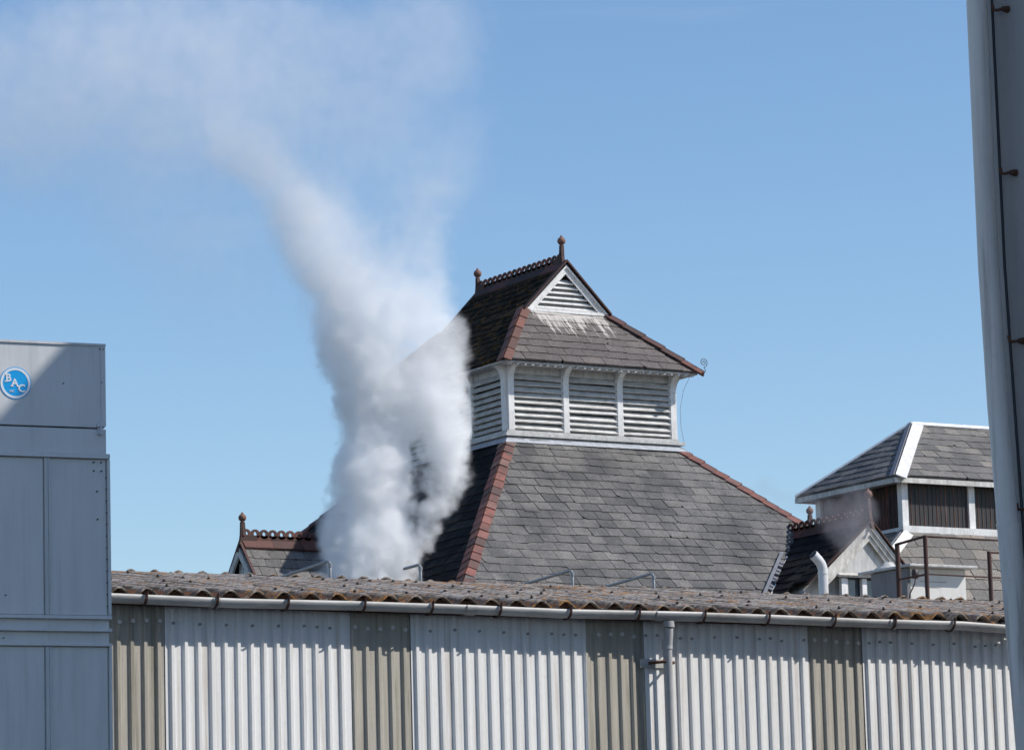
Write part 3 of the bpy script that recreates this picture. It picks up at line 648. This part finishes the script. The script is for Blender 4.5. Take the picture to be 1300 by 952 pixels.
def prof(s):
    t = (s / PT) % 1.0; cw, sw2 = .23, .11
    if t < cw: return 0
    if t < cw + sw2: return -DP * (t - cw) / sw2
    if t < 1 - sw2: return -DP
    return -DP * (1 - t) / sw2
def wall_sheet(x0, x1, kind):
    mb = MB(); off = .004 if kind == 'w' else 0; rows = []
    xs = [x0]; i = 0; k0 = math.floor(x0 / PT)
    br_ = sorted(set([x0, x1] + [k * PT + f * PT for k in range(k0, int(x1 / PT) + 2) for f in (0, .23, .34, .89) if x0 < k * PT + f * PT < x1]))
    z0, z1 = .15, 3.56
    pts = [(x, WYc - off - prof(x)) for x in br_]
    zs = [z0, 1.2, 2.3, z1]
    mb.grid([[V((x, y, z)) for x, y in pts] for z in zs], .5, 0, False)
    k = math.ceil(x0 / PT)
    while k * PT + .115 * PT < x1:   # fixings on the crests
        x = (k + .115) * PT
        for z in (3.425, 2.2, 1.1):
            if kind == 'g' or k % 2 == 0 or random.random() < .25:
                zz = z + random.uniform(-.008, .008); mm = 1
                mb.tube([(x, WYc - off - .0, zz), (x, WYc - off - .012, zz)], .0105 if kind == 'g' else .007, 8, .5, mm)
        k += 1
    return mb.build('wall_panel', ['white_sheet', 'bolt_dull'] if kind == 'w' else ['grey_sheet', 'bolt_light'], SH)
for x0, x1, k in bays:
    o = wall_sheet(x0, x1, k)
    if k == 'g': o['label'] = 'grey weathered translucent wall sheet'
t = MB(); t.box((XS, 16.66, 0), (16.3, 16.70, 3.60)); t.box((XS, 16.71, 0), (16.3, 21.6, 3.50)); t.build('core_wall', 'dark', SH)
t = MB(); t.box((XS, 16.70 - .06, 0), (16.3, 16.655, .3)); t.build('plinth', 'stone', SH)
# roof
RP, RA = .146, .0215; sl = (3.984 - 3.546) / (19.2 - 16.53); cosr = 1 / math.sqrt(1 + sl * sl)
def rz(y): return 3.546 + (y - 16.53) * sl
rb_ = MB()
def sheet_row(y0, y1, lift, x0, x1, up=1):
    n = int(round((x1 - x0) / (7 * RP)))
    for c in range(n):
        a = x0 + c * 7 * RP - .03; b = a + 7 * RP + .07; N = 7 * 8 + 4; ll = lift + random.uniform(-.004, .004); ya = y0 + random.uniform(-.012, .012)
        xs = [a + (b - a) * i / N for i in range(N + 1)]
        def P(x, y, dz):
            k = (b - x) / (b - a)
            zz = (rz(y) if y <= 19.2 else rz(19.2) - (y - 19.2) * sl)
            return V((x, y, zz + RA * math.cos(2 * PI * x / RP) + dz + ll + .007 * (1 - k)))
        top0 = [P(x, ya, .0) for x in xs]; top1 = [P(x, (ya + y1) / 2, -.004 + random.uniform(-.002, .002)) for x in xs]; top2 = [P(x, y1, -.010) for x in xs]
        rb_.grid([top0, top1, top2], .5, 0, True)
        bot0 = [p - V((0, 0, .008)) for p in top0]; bot2 = [p - V((0, 0, .008)) for p in top2]
        rb_.grid([bot2, bot0], .5, 0, True); rb_.grid([bot0, top0], .5, 0, False)
        for k2 in range(0, 8):   # hook bolts on the crests
            x = (math.floor(a / RP) + k2 + 1) * RP
            if a < x < b and random.random() < .42:
                for yy in (ya + .10,):
                    p = P(x, yy, 0); hh = random.uniform(.006, .014); rb_.tube([p - V((0, 0, .01)), p + V((0, 0, hh))], .005, 6, .5, 1); rb_.tube([p, p + V((0, 0, .005))], .010, 8, .5, 1)
sheet_row(16.53, 17.26, .018, XS, 16.3); sheet_row(17.16, 17.94, .012, XS, 16.3)
sheet_row(17.84, 18.60, .006, XS, 16.3); sheet_row(18.50, 19.21, .0, XS, 16.3); sheet_row(19.19, 21.7, .0, XS, 16.3)
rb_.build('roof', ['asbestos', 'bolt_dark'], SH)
t = MB(); t.box((XS, 16.655, 3.50), (16.3, 16.695, 3.585)); t.box((XS, 16.572, 3.50), (12.5, 16.592, 3.572)); t.build('eaves_filler_sun_stop', 'rust', SH)  # forward board added to block sun leaking over the gutter
# gutter
gy, gz, gr = 16.512, 3.544, .0425
t = MB(); NN = 10
def gut(mb, x0, x1, rad, m=0, sag=0):
    o = [V((0, gy + rad * math.cos(PI + PI * i / NN), gz + rad * math.sin(PI + PI * i / NN))) for i in range(NN + 1)]
    inn = [V((0, gy + (rad - .004) * math.cos(PI + PI * i / NN), gz + (rad - .004) * math.sin(PI + PI * i / NN))) for i in range(NN + 1)]
    loop = o + list(reversed(inn)); st = max(1, int((x1 - x0) / .6)); rows = []
    for k in range(st + 1):
        x = x0 + (x1 - x0) * k / st; dz = -.008 * math.sin(x * 1.7) ** 2 - (.024 if x > 12.6 else 0) * min(1, max(0, x - 12.6) * 2); rows.append([V((x, p.y, p.z + dz)) for p in loop])
    mb.grid(rows, .5, m, True, True)
gut(t, XS, 16.4, gr)
go = t.build('gutter', 'gutter', SH)
for x0, x1 in ((8.20, 8.24), (9.60, 9.66), (10.72, 11.00), (12.19, 12.25), (13.6, 13.66)):
    t = MB(); gut(t, x0, x1, gr + .005); t.build('gutter_joint', 'gutter_grey' if x1 - x0 > .1 else 'gutter', go)
for x in (7.45, 7.845, 8.22, 8.60, 9.02, 9.40, 9.79, 10.20, 10.61, 11.01, 11.41, 11.83, 12.22, 12.61, 13.0, 13.4, 13.8):
    t = MB(); q = [(x, gy + (gr + .008) * math.cos(a), gz - .004 + (gr + .008) * math.sin(a)) for a in [PI * .94 + (PI * 1.06) * i / 12 for i in range(13)]] + [(x, 16.59, gz + .03)]
    for i in range(len(q) - 1):
        a, b = V(q[i]), V(q[i + 1]); t.par(a - V((.0065, 0, 0)), (.013, 0, 0), b - a, V((1, 0, 0)).cross(b - a).normalized() * -.004)
    t.tube([(x, gy - gr - .008, gz - .01), (x + .004, gy - gr - .012, gz + .012)], .006, 8); t.build('gutter_bracket', 'iron', go)
dx = 10.815
t = MB(); t.tube([(dx, gy, gz - .048), (dx, gy + .0, gz - .08)], .030, 14); t.tube([(dx, gy, gz - .085), (dx + .0, gy + .002, gz - .11), (dx, gy + .012, gz - .16), (dx, gy + .018, gz - .19), (dx, gy + .018, .1)], .0235, 14)
t.tube([(dx, gy + .018, gz - .14), (dx, gy + .018, gz - .19)], .027, 14); dp = t.build('downpipe', 'gutter_grey', SH)
for z in (3.285, 2.1, .9):
    t = MB(); t.box((dx - .13, WYc - .012, z - .022), (dx + .05, WYc - .006, z + .022)); t.build('clamp_plate', 'gutter', dp)
    t = MB(); t.tube([(dx - .085, WYc - .02, z), (dx - .03, gy + .008, z + .004), (dx + .03, gy + .008, z), (dx + .05, WYc - .02, z)], .008, 6); t.build('clamp', 'rust', dp)
for x in (10.245, 10.83, 11.85, 12.415):   # bent steel pipes on the roof
    t = MB(); t.tube([(x, 19.10, 3.97), (x, 19.10, 4.055), (x, 19.112, 4.07), (x, 19.13, 4.074), (x + .0, 19.13 + (.62 if x != 10.83 else .16), 4.045 if x != 10.83 else 4.07)], .0085, 8); t.tube([(x, 19.10, 4.04), (x, 19.10, 4.062)], .012, 8)
    t.build('roof_pipe', 'galv', SH)

# ------------------------------------------------------------------ cooling unit at the left
ca, sa = math.cos(-R(7)), math.sin(-R(7)); T3 = V((ca, sa, 0)); O3 = V((6.928, 14.894, 0)); N3 = V((sa, -ca, 0))
def bp(s, z, n=0): return O3 + T3 * s + N3 * n + V((0, 0, z))
CU = empty('cooling_unit', O3 + T3 * -.9 - N3 * .6, 'tall grey sheet metal cooling unit with round blue badge at the left edge', 'cooling tower')
def bbox(mb, s0, s1, z0, z1, n0, n1, m=0): mb.par(bp(s0, z0, n0), T3 * (s1 - s0), V((0, 0, z1 - z0)), N3 * (n1 - n0), .5, m)
SL = -2.2
t = MB(); bbox(t, SL, -.004, .1, 3.95, -1.15, -.012); t.build('body', 'bac', CU)
t = MB(); bbox(t, SL, -.015, 4.064, 4.42, -1.15, 0); t.build('upper_panel', 'bac', CU, bevel=.003)
t = MB(); bbox(t, SL - .01, -.010, 4.418, 4.428, -1.16, .006); bbox(t, -.034, -.012, 4.07, 4.416, .001, .004); t.build('top_lip', 'bac', CU)
t = MB(); bbox(t, SL, -.011, 3.953, 4.058, -1.15, -.002); t.build('seam_panel', 'bac', CU)
fr = MB()
for z0, z1, n in ((3.93, 3.951, .012), (3.243, 3.258, .014), (3.190, 3.204, .016), (3.128, 3.142, .012), (2.2, 2.22, .012), (1.3, 1.32, .012)): bbox(fr, SL, .002, z0, z1, -.011, n)
for z0, z1 in ((3.26, 3.928), (2.22, 3.126), (1.32, 2.198)):
    for s in (-.288, -.57, -.86, -1.15, -1.45, -1.75): bbox(fr, s, s + .005, z0, z1, -.011, .010); bbox(fr, s + .0052, s + .016, z0, z1, -.011, .004); bbox(fr, s + .0162, s + .022, z0, z1, -.011, .010)
    bbox(fr, -.010, .003, z0, z1, -.011, .008)
fr.build('frame', 'bac', CU, bevel=.0015)
pn = MB()
for i, (a, b) in enumerate(((-.262, -.014), (-.545, -.292))):
    for z0, z1 in ((3.262, 3.926), (2.225, 3.124)): bbox(pn, a, b, z0, z1, -.011, -.005)
pn.build('panel', 'bac', CU, bevel=.001)
def bolts(lst, r, name, m):
    for s, z in lst: t = MB(); t.tube([bp(s, z, -.004), bp(s, z, .006)], r, 8); t.build(name, m, CU)
bolts([(-.068, 3.915), (-.068, 3.878), (-.035, 3.915), (-.034, 3.878), (-.055, 3.79), (-.053, 3.67)], .0035, 'bolt', 'bolt_dark')
bolts([(-.036, 4.405), (-.022, 4.404), (-.2, 4.25), (-.03, 4.26), (-.46, 3.34), (-.47, 3.16)] , .003, 'bolt', 'bolt_dark')
bolts([(-.0135, z / 100) for z in range(330, 390, 5)], .0022, 'rivet', 'bolt_dark')
t = MB()
for z in range(408, 442, 4): t.tube([bp(-.019, z / 100, -.008), bp(-.0155, z / 100, -.008)], .0025, 6)
for z in range(330, 395, 6): t.tube([bp(.0, z / 100, -.002), bp(.005, z / 100, -.002)], .0025, 6)
t.build('edge_bolt', 'bac', CU)
t = MB(); bbox(t, -.055, -.02, 4.066, 4.083, .001, .012); bbox(t, -.05, -.026, 4.035, 4.063, .001, .010); bbox(t, -.042, -.034, 4.03, 4.09, .011, .02)
t.build('latch', 'bac', CU, bevel=.002)
# round badge
bc = bp(-.411, 4.243, 0); UP = V((0, 0, 1))
def disc(mb, r0, r1, n0, n1, N=40):
    for j in range(N):
        a, b = 2 * PI * j / N, 2 * PI * (j + 1) / N
        def q(r, t, n): return bc + T3 * r * math.cos(t) + UP * r * math.sin(t) + N3 * n
        if r0 <= 0: mb.face([q(0, 0, n1), q(r1, a, n1), q(r1, b, n1)])
        else: mb.face([q(r0, a, n1), q(r1, a, n1), q(r1, b, n1), q(r0, b, n1)]); mb.face([q(r0, b, n0), q(r0, b, n1), q(r0, a, n1), q(r0, a, n0)][::-1])
        mb.face([q(r1, a, n0), q(r1, b, n0), q(r1, b, n1), q(r1, a, n1)])
t = MB(); disc(t, 0, .070, .0005, .0015); bd = t.build('badge', 'blue', CU)
t = MB(); disc(t, .056, .066, .0016, .0024); t.build('badge_ring', 'badgewhite', bd)
def letters(txt, s, z, size, off, parent, name='lettering'):
    cu = bpy.data.curves.new('t', 'FONT'); cu.body = txt; cu.size = size; cu.extrude = .0006; cu.offset = off; cu.align_x = 'CENTER'; cu.align_y = 'CENTER'
    o = bpy.data.objects.new('t', cu); col.objects.link(o); dg = bpy.context.evaluated_depsgraph_get(); me = bpy.data.meshes.new_from_object(o.evaluated_get(dg))
    bpy.data.objects.remove(o); mb = MB(); P = bc + T3 * s + UP * z + N3 * .0026
    for p in me.polygons: mb.face([P + T3 * me.vertices[i].co.x + UP * me.vertices[i].co.y + N3 * me.vertices[i].co.z for i in p.vertices])
    return mb
bt = letters('B', -.031, .021, .045, .0010, bd)
def ser(mb, s, z, w): p = bc + T3 * (s - w / 2) + UP * z + N3 * .002; mb.par(p, T3 * w, UP * .005, N3 * .0014)
def add(mb, other):
    k = len(mb.v); mb.v += other.v; mb.f += [tuple(i + k for i in f) for f in other.f]; mb.r += other.r; mb.m += other.m; mb.sm += other.sm
add(bt, letters('A', -.003, .001, .045, .0010, bd)); add(bt, letters('C', .027, -.023, .045, .0010, bd)); add(bt, letters('INC', -.016, -.035, .012, .0002, bd))
ser(bt, -.042, .034, .012); ser(bt, -.042, .004, .012); ser(bt, -.016, -.015, .012); ser(bt, .011, -.015, .012)
bt.build('lettering', 'badgewhite', bd)

# ------------------------------------------------------------------ building and downpipe at the right edge
BX, BY, BZ = 10.07, 12.76, 8.09
t = MB(); t.box((BX, 3.0, 0), (16.5, BY, BZ)); t.box((BX - .03, 2.97, BZ + .002), (16.53, BY + .03, BZ + .06))
sbd = t.build('side_building', 'sidewall'); tag(sbd, 'tall grey clad building filling the right edge in shade', 'building')
PX0 = [(9.955, 12.70), (9.955, 12.70)]
t = MB(); t.tube([(9.984, 12.44, .1), (9.984, 12.64, 3.50)], .0475, 24); t.tube([(9.984, 12.642, 3.502), (9.982, 12.668, 4.0), (9.978, 12.68, 4.6), (9.985, 12.67, BZ - .2)], .0445, 24)
dpo = t.build('drainpipe', 'duct', sbd)
t = MB(); t.tube([(9.984, 12.641, 3.49), (9.984, 12.642, 3.505)], .049, 24); t.build('joint', 'duct', dpo)
t = MB(); t.tube([(10.046, 12.52, .1), (10.046, 12.62, 3.5), (10.044, 12.655, 4.6), (10.043, 12.65, BZ - .1)], .0065, 8); t.build('conduit', 'ironblack', sbd)
for z in (3.56, 4.27, 4.99, 5.7):
    t = MB(); t.tube([(BX, 12.58, z), (BX - .03, 12.58, z)], [.016, .011], 10); t.tube([(BX - .028, 12.58, z), (BX - .035, 12.61, z), (BX - .035, 12.635, z + .005), (BX - .035, 12.64, z + .03)], .007, 8); t.build('pipe_clip', 'rust', sbd)

# ------------------------------------------------------------------ ground
t = MB(); t.face([(-2000, -2000, 0), (2500, -2000, 0), (2500, 3000, 0), (-2000, 3000, 0)]); t.face([(-2000, -2000, -.3), (-2000, 3000, -.3), (2500, 3000, -.3), (2500, -2000, -.3)])
tag(t.build('ground', 'ground', origin=(0, 0, 0)), kind='structure')

# ------------------------------------------------------------------ camera
F, P_, R_, YW, HC = 4900., R(9.2), R(1.6), R(31), 1.6
fw0 = V((math.sin(YW), math.cos(YW), 0)); rt0 = V((math.cos(YW), -math.sin(YW), 0)); uu = V((0, 0, 1))
fw = fw0 * math.cos(P_) + uu * math.sin(P_); u0 = -fw0 * math.sin(P_) + uu * math.cos(P_)
rt = rt0 * math.cos(R_) - u0 * math.sin(R_); up_ = u0 * math.cos(R_) + rt0 * math.sin(R_)
cd = bpy.data.cameras.new('camera'); cam = bpy.data.objects.new('camera', cd); col.objects.link(cam)
m4 = Matrix((rt, up_, -fw)).transposed().to_4x4(); m4.translation = V((0, 0, HC)); cam.matrix_world = m4
cd.sensor_width = 36; cd.lens = F / 1300 * 36; cd.clip_end = 6000; cd.clip_start = .1
sc.camera = cam

# ------------------------------------------------------------------ steam
def steam(name, org, blobs, ext, res, mat_, label, warp=.22, wscale=1.6, seed=0., hull=None, px=.0096, edge=2.3):
    """plume as a voxel volume: soft puffs, broken up by billowing noise, inside a thin closed outer skin of haze"""
    ng = bpy.data.node_groups.new(name, 'GeometryNodeTree')
    ng.interface.new_socket('Geometry', in_out='INPUT', socket_type='NodeSocketGeometry'); ng.interface.new_socket('Geometry', in_out='OUTPUT', socket_type='NodeSocketGeometry')
    n, l = ng.nodes, ng.links
    gi, go_ = n.new('NodeGroupInput'), n.new('NodeGroupOutput')
    pos = n.new('GeometryNodeInputPosition')
    def mth(op, a, b=0., c=0., cl=False):
        x = n.new('ShaderNodeMath'); x.operation = op; x.use_clamp = cl
        for i, v in enumerate((a, b, c)):
            if hasattr(v, 'links'): l.new(v, x.inputs[i])
            else: x.inputs[i].default_value = v
        return x.outputs[0]
    def vm(op, a, b=None, sc_=None):
        x = n.new('ShaderNodeVectorMath'); x.operation = op
        for i, v in enumerate((a, b)):
            if v is None: continue
            if hasattr(v, 'links'): l.new(v, x.inputs[i])
            else: x.inputs[i].default_value = v
        if sc_ is not None:
            if hasattr(sc_, 'links'): l.new(sc_, x.inputs['Scale'])
            else: x.inputs['Scale'].default_value = sc_
        return x.outputs[1] if op == 'DISTANCE' else x.outputs[0]
    def noise(v, s, d, r=.55, color=False):
        x = n.new('ShaderNodeTexNoise'); x.inputs['Scale'].default_value = s; x.inputs['Detail'].default_value = d; x.inputs['Roughness'].default_value = r
        l.new(v, x.inputs['Vector']); return x.outputs[1 if color else 0]
    p0 = vm('ADD', pos.outputs[0], (seed, seed * .7, -seed * .3))
    wn = vm('SUBTRACT', noise(p0, wscale, 5, .6, True), (.5, .5, .5))
    wn2 = vm('SUBTRACT', noise(p0, wscale * 4.6, 5, .62, True), (.5, .5, .5))
    p = vm('ADD', vm('ADD', pos.outputs[0], vm('SCALE', wn, None, warp * 2.0)), vm('SCALE', wn2, None, warp * .75))
    acc = wac = None
    for (x, y, z, r, d) in blobs:
        ds = vm('DISTANCE', p, (x, y, z)); t = mth('SUBTRACT', 1.0, mth('DIVIDE', ds, r), cl=True)
        wac = mth('MULTIPLY', t, d) if acc is None else mth('MULTIPLY_ADD', t, d, wac); acc = t if acc is None else mth('ADD', t, acc)
    fine = noise(p0, 5.0, 7, .66)
    # billowed edge: the summed puffs minus noise, sharper where the steam is thick; the local strength is the weighted mean
    stg = mth('DIVIDE', wac, mth('MAXIMUM', acc, .001))
    e = mth('SUBTRACT', mth('MINIMUM', acc, 1.6), mth('MULTIPLY', mth('MAXIMUM', mth('SUBTRACT', fine, .27), 0.0), edge))
    e = mth('MULTIPLY', mth('MAXIMUM', e, 0.0), mth('MULTIPLY_ADD', mth('MINIMUM', stg, 1.0), 1.7, .75), cl=True)
    e = mth('MULTIPLY', mth('POWER', e, 1.4), mth('MULTIPLY_ADD', noise(p, 1.6, 6, .65), 3.6, -1.0, True))
    den = mth('MULTIPLY', mth('MULTIPLY', e, stg), mth('MULTIPLY', acc, 6.0, 0.0, True))
    vc = n.new('GeometryNodeVolumeCube'); l.new(den, vc.inputs['Density'])
    vc.inputs['Min'].default_value = ext[0]; vc.inputs['Max'].default_value = ext[1]
    for k, v in zip(('Resolution X', 'Resolution Y', 'Resolution Z'), res): vc.inputs[k].default_value = v
    sm = n.new('GeometryNodeSetMaterial'); l.new(vc.outputs[0], sm.inputs[0]); sm.inputs['Material'].default_value = mat_[0]
    jg = n.new('GeometryNodeJoinGeometry'); l.new(sm.outputs[0], jg.inputs[0]); l.new(gi.outputs[0], jg.inputs[0]); l.new(jg.outputs[0], go_.inputs[0])
    # outer skin
    me = bpy.data.meshes.new(name); mb = MB()
    for path in hull: mb.tube([V(q[:3]) for q in path], [q[3] for q in path], 14)
    me.from_pydata(mb.v, [], mb.f); me.materials.append(mat_[1]); me.polygons.foreach_set('use_smooth', [True] * len(me.polygons))
    o = bpy.data.objects.new(name, me); col.objects.link(o); o.location = org; o.rotation_euler = (0, 0, -YW)
    md = o.modifiers.new('volume', 'NODES'); md.node_group = ng
    tag(o, label, 'steam' if 'steam' in name else 'smoke', kind='stuff')
    return o
def vol_mat(name, density, color, aniso=.15):
    m = bpy.data.materials.new(name); m.use_nodes = True; nt = m.node_tree; nt.nodes.clear()
    o = nt.nodes.new('ShaderNodeOutputMaterial'); v = nt.nodes.new('ShaderNodeVolumePrincipled'); nt.links.new(v.outputs[0], o.inputs['Volume'])
    v.inputs['Color'].default_value = (*color, 1); v.inputs['Density'].default_value = density; v.inputs['Anisotropy'].default_value = aniso
    if density < .02: v.inputs['Density Attribute'].default_value = ''
    return m
def campt(u, v, dist):
    d = fw + rt * ((u - 650) / F) + up_ * ((476 - v) / F); return V((0, 0, HC)) + d * dist
D0 = 46.6; S0 = campt(470, 740, D0); PXM = D0 / F
def bl(u, v, r, d, y=0.): 
    q = campt(u, v, D0) - S0; return (q.dot(rt0), y, q.z, r * PXM * 1.7, d)
random.seed(5)
core = [(470, 745, 60, 1), (455, 700, 46, 1), (498, 702, 34, 1), (465, 660, 46, 1), (432, 685, 24, .7), (480, 620, 48, 1), (462, 590, 34, .9), (484, 575, 42, 1), (470, 540, 40, 1), (508, 520, 26, .5), (490, 500, 48, 1), (455, 480, 40, 1), (522, 495, 32, .6),
        (470, 450, 46, .95), (515, 455, 34, .3), (440, 430, 36, .85), (480, 405, 46, .7), (525, 410, 38, .22), (430, 385, 38, .75), (460, 360, 42, .42), (505, 365, 46, .16), (550, 388, 34, .4), (418, 342, 36, .75), (455, 315, 42, .2), (400, 305, 34, .65), (430, 285, 36, .22), (385, 272, 32, .75), (405, 245, 32, .3), (364, 240, 31, .62), (345, 210, 30, .42), (325, 182, 30, .42), (300, 160, 30, .38), (265, 146, 34, .26), (230, 132, 40, .13)]
strand = [(536, 692, 9, 1), (543, 676, 13, 1), (551, 655, 17, 1), (560, 632, 22, 1), (568, 605, 25, 1), (573, 575, 27, 1), (566, 545, 29, 1), (558, 520, 29, .9), (570, 500, 26, .8), (552, 480, 32, .8), (562, 460, 28, .6), (545, 440, 34, .45), (575, 432, 22, .4), (565, 414, 22, .5), (586, 550, 14, .8)]
arm = [(545, 345, 38, .17), (505, 325, 44, .12), (540, 295, 38, .16), (500, 270, 42, .07), (540, 250, 36, .17), (552, 212, 36, .12), (515, 215, 46, .045), (575, 175, 42, .05), (610, 160, 46, .03), (600, 230, 42, .03)]
veil = [(545, 50, 75, .045), (480, 20, 80, .04), (420, 70, 80, .035), (560, 0, 60, .045), (500, 120, 80, .03), (330, 80, 80, .05), (270, 50, 90, .06), (200, 40, 90, .05), (190, 100, 90, .05), (120, 60, 90, .05), (60, 110, 100, .05), (20, 50, 100, .045), (-40, 130, 90, .04), (240, 120, 60, .06), (370, 140, 70, .05), (440, 190, 80, .035), (300, 230, 90, .022), (240, 320, 90, .02), (210, 260, 80, .02), (300, 400, 80, .015), (150, 220, 80, .02), (-20, 170, 60, .04), (330, 10, 80, .04)]
blobs = [bl(u, v, r, d, random.uniform(-.12, .12)) for u, v, r, d in core] + [bl(u, v, r, d, random.uniform(-.05, .05)) for u, v, r, d in strand] + [bl(u, v, r, d, random.uniform(-.25, .25)) for u, v, r, d in arm] + [bl(u, v, r * 1.1, d * 1.15, random.uniform(-.3, .3)) for u, v, r, d in veil]
def hp(u, v, r, y=0): q = campt(u, v, D0) - S0; return (q.dot(rt0), y, q.z, r * PXM)
hull = [[hp(470, 750, 30), hp(470, 735, 62), hp(475, 690, 66), hp(478, 640, 60), hp(490, 580, 60), hp(485, 500, 62), hp(455, 420, 58), hp(425, 350, 52), hp(385, 275, 46), hp(345, 205, 42), hp(300, 150, 40), hp(240, 110, 60), hp(150, 70, 80), hp(40, 90, 90), hp(-60, 110, 80), hp(-80, 112, 20)],
        [hp(536, 694, 3), hp(545, 672, 12), hp(556, 640, 20), hp(568, 600, 25), hp(570, 550, 30), hp(555, 490, 38), hp(535, 430, 42), hp(510, 360, 44), hp(515, 290, 44), hp(540, 220, 46), hp(560, 160, 48), hp(550, 80, 60), hp(530, 0, 60), hp(528, -30, 20)]]
steam('steam_plume', S0, blobs, ((-6.9, -1.75, -.1), (3.2, 1.75, 9.0)), (370, 128, 334), (vol_mat('steam_white', 7.5, (.998, .999, 1.0), .0), vol_mat('steam_skin', .004, (.9, .9, .92))),
      'white steam plume billowing up beside the louvred cupola and drifting left', hull=hull)
S1 = V((28.2, 39.0, 7.0)); q1 = S1
D1 = (S1 - V((0, 0, HC))).dot(fw); P1 = D1 / F
def b2(u, v, r, d): q = campt(u, v, D1) - S1; return (q.dot(rt0), 0., q.z, r * P1 * 1.45, d)
wb = [b2(1078, 680, 26, .8), (b2(1062, 668, 26, .7)), b2(1090, 655, 26, .8), b2(1075, 640, 24, .7), b2(1100, 640, 20, .6), b2(1050, 655, 22, .5), b2(1085, 620, 20, .4), b2(1010, 640, 24, .4), b2(985, 620, 22, .35), b2(965, 610, 18, .25), b2(1035, 640, 22, .35)]
hl = [[(*b2(u, v, 1, 1)[:3], r * P1) for u, v, r in ((1088, 705, 4), (1080, 690, 16), (1078, 665, 26), (1085, 640, 26), (1088, 618, 18), (1088, 606, 4))]]
steam('smoke_wisp', S1, wb, ((-1.6, -.4, -.5), (.9, .4, 1.5)), (90, 30, 80), (vol_mat('smoke_grey', 2.2, (.50, .50, .54), .1), vol_mat('smoke_skin', .004, (.9, .9, .92))),
      'thin grey smoke wisp drifting over the dark ridge of the front wing', hull=hl, warp=.14, wscale=3.0, seed=3.1, edge=1.9)

# ------------------------------------------------------------------ light and sky
EL, AZs = R(42), R(53)                       # sun height; angle right of the shed wall's outward normal
sv = V((math.sin(AZs) * math.cos(EL), -math.cos(AZs) * math.cos(EL), math.sin(EL)))
ld = bpy.data.lights.new('sun', 'SUN'); ld.energy = 5.0; ld.angle = R(.53); ld.color = (1, .95, .885)
lo_ = bpy.data.objects.new('sun', ld); col.objects.link(lo_); lo_.rotation_euler = sv.to_track_quat('Z', 'Y').to_euler(); lo_.location = (0, 0, 30)
w = bpy.data.worlds.new('World'); sc.world = w; w.use_nodes = True; nt = w.node_tree; k = NB(nt)
bg = nt.nodes['Background']; sk = k.n('ShaderNodeTexSky', sky_type='NISHITA'); sk.sun_disc = False; sk.sun_elevation = EL
sk.sun_rotation = math.atan2(sv.x, sv.y); sk.altitude = 0; sk.air_density = 1.0; sk.dust_density = .3; sk.ozone_density = 2.5
hs = k.n('ShaderNodeHueSaturation'); hs.inputs['Saturation'].default_value = 1.12; hs.inputs['Hue'].default_value = .502; k.l(sk.outputs[0], hs.inputs['Color']); tc = k.n('ShaderNodeTexCoord'); mp = k.n('ShaderNodeMapping'); mp.inputs['Rotation'].default_value = (.0, .06, .4); mp.inputs['Scale'].default_value = (5, 5, 60); k.l(tc.outputs['Generated'], mp.inputs[0])
cl = k.ramp(k.noise(mp.outputs[0], 1.0, 6, .6, .4), [(.62, 0), (.88, .10)]); mx = k.mix(cl, hs.outputs[0], (5.2, 5.6, 6.2)); k.l(mx, bg.inputs[0]); bg.inputs[1].default_value = .145

sc.view_settings.view_transform = 'Standard'; sc.view_settings.look = 'None'; sc.view_settings.exposure = 0; sc.view_settings.gamma = 1; sc.view_settings.use_curve_mapping = False
sc.render.engine = 'CYCLES'; cy = sc.cycles
cy.max_bounces = 14; cy.diffuse_bounces = 3; cy.glossy_bounces = 3; cy.volume_bounces = 12; cy.transparent_max_bounces = 8; cy.use_denoising = True
cy.volume_step_rate = 2.2; cy.volume_max_steps = 256; cy.use_adaptive_sampling = True; cy.adaptive_threshold = .03
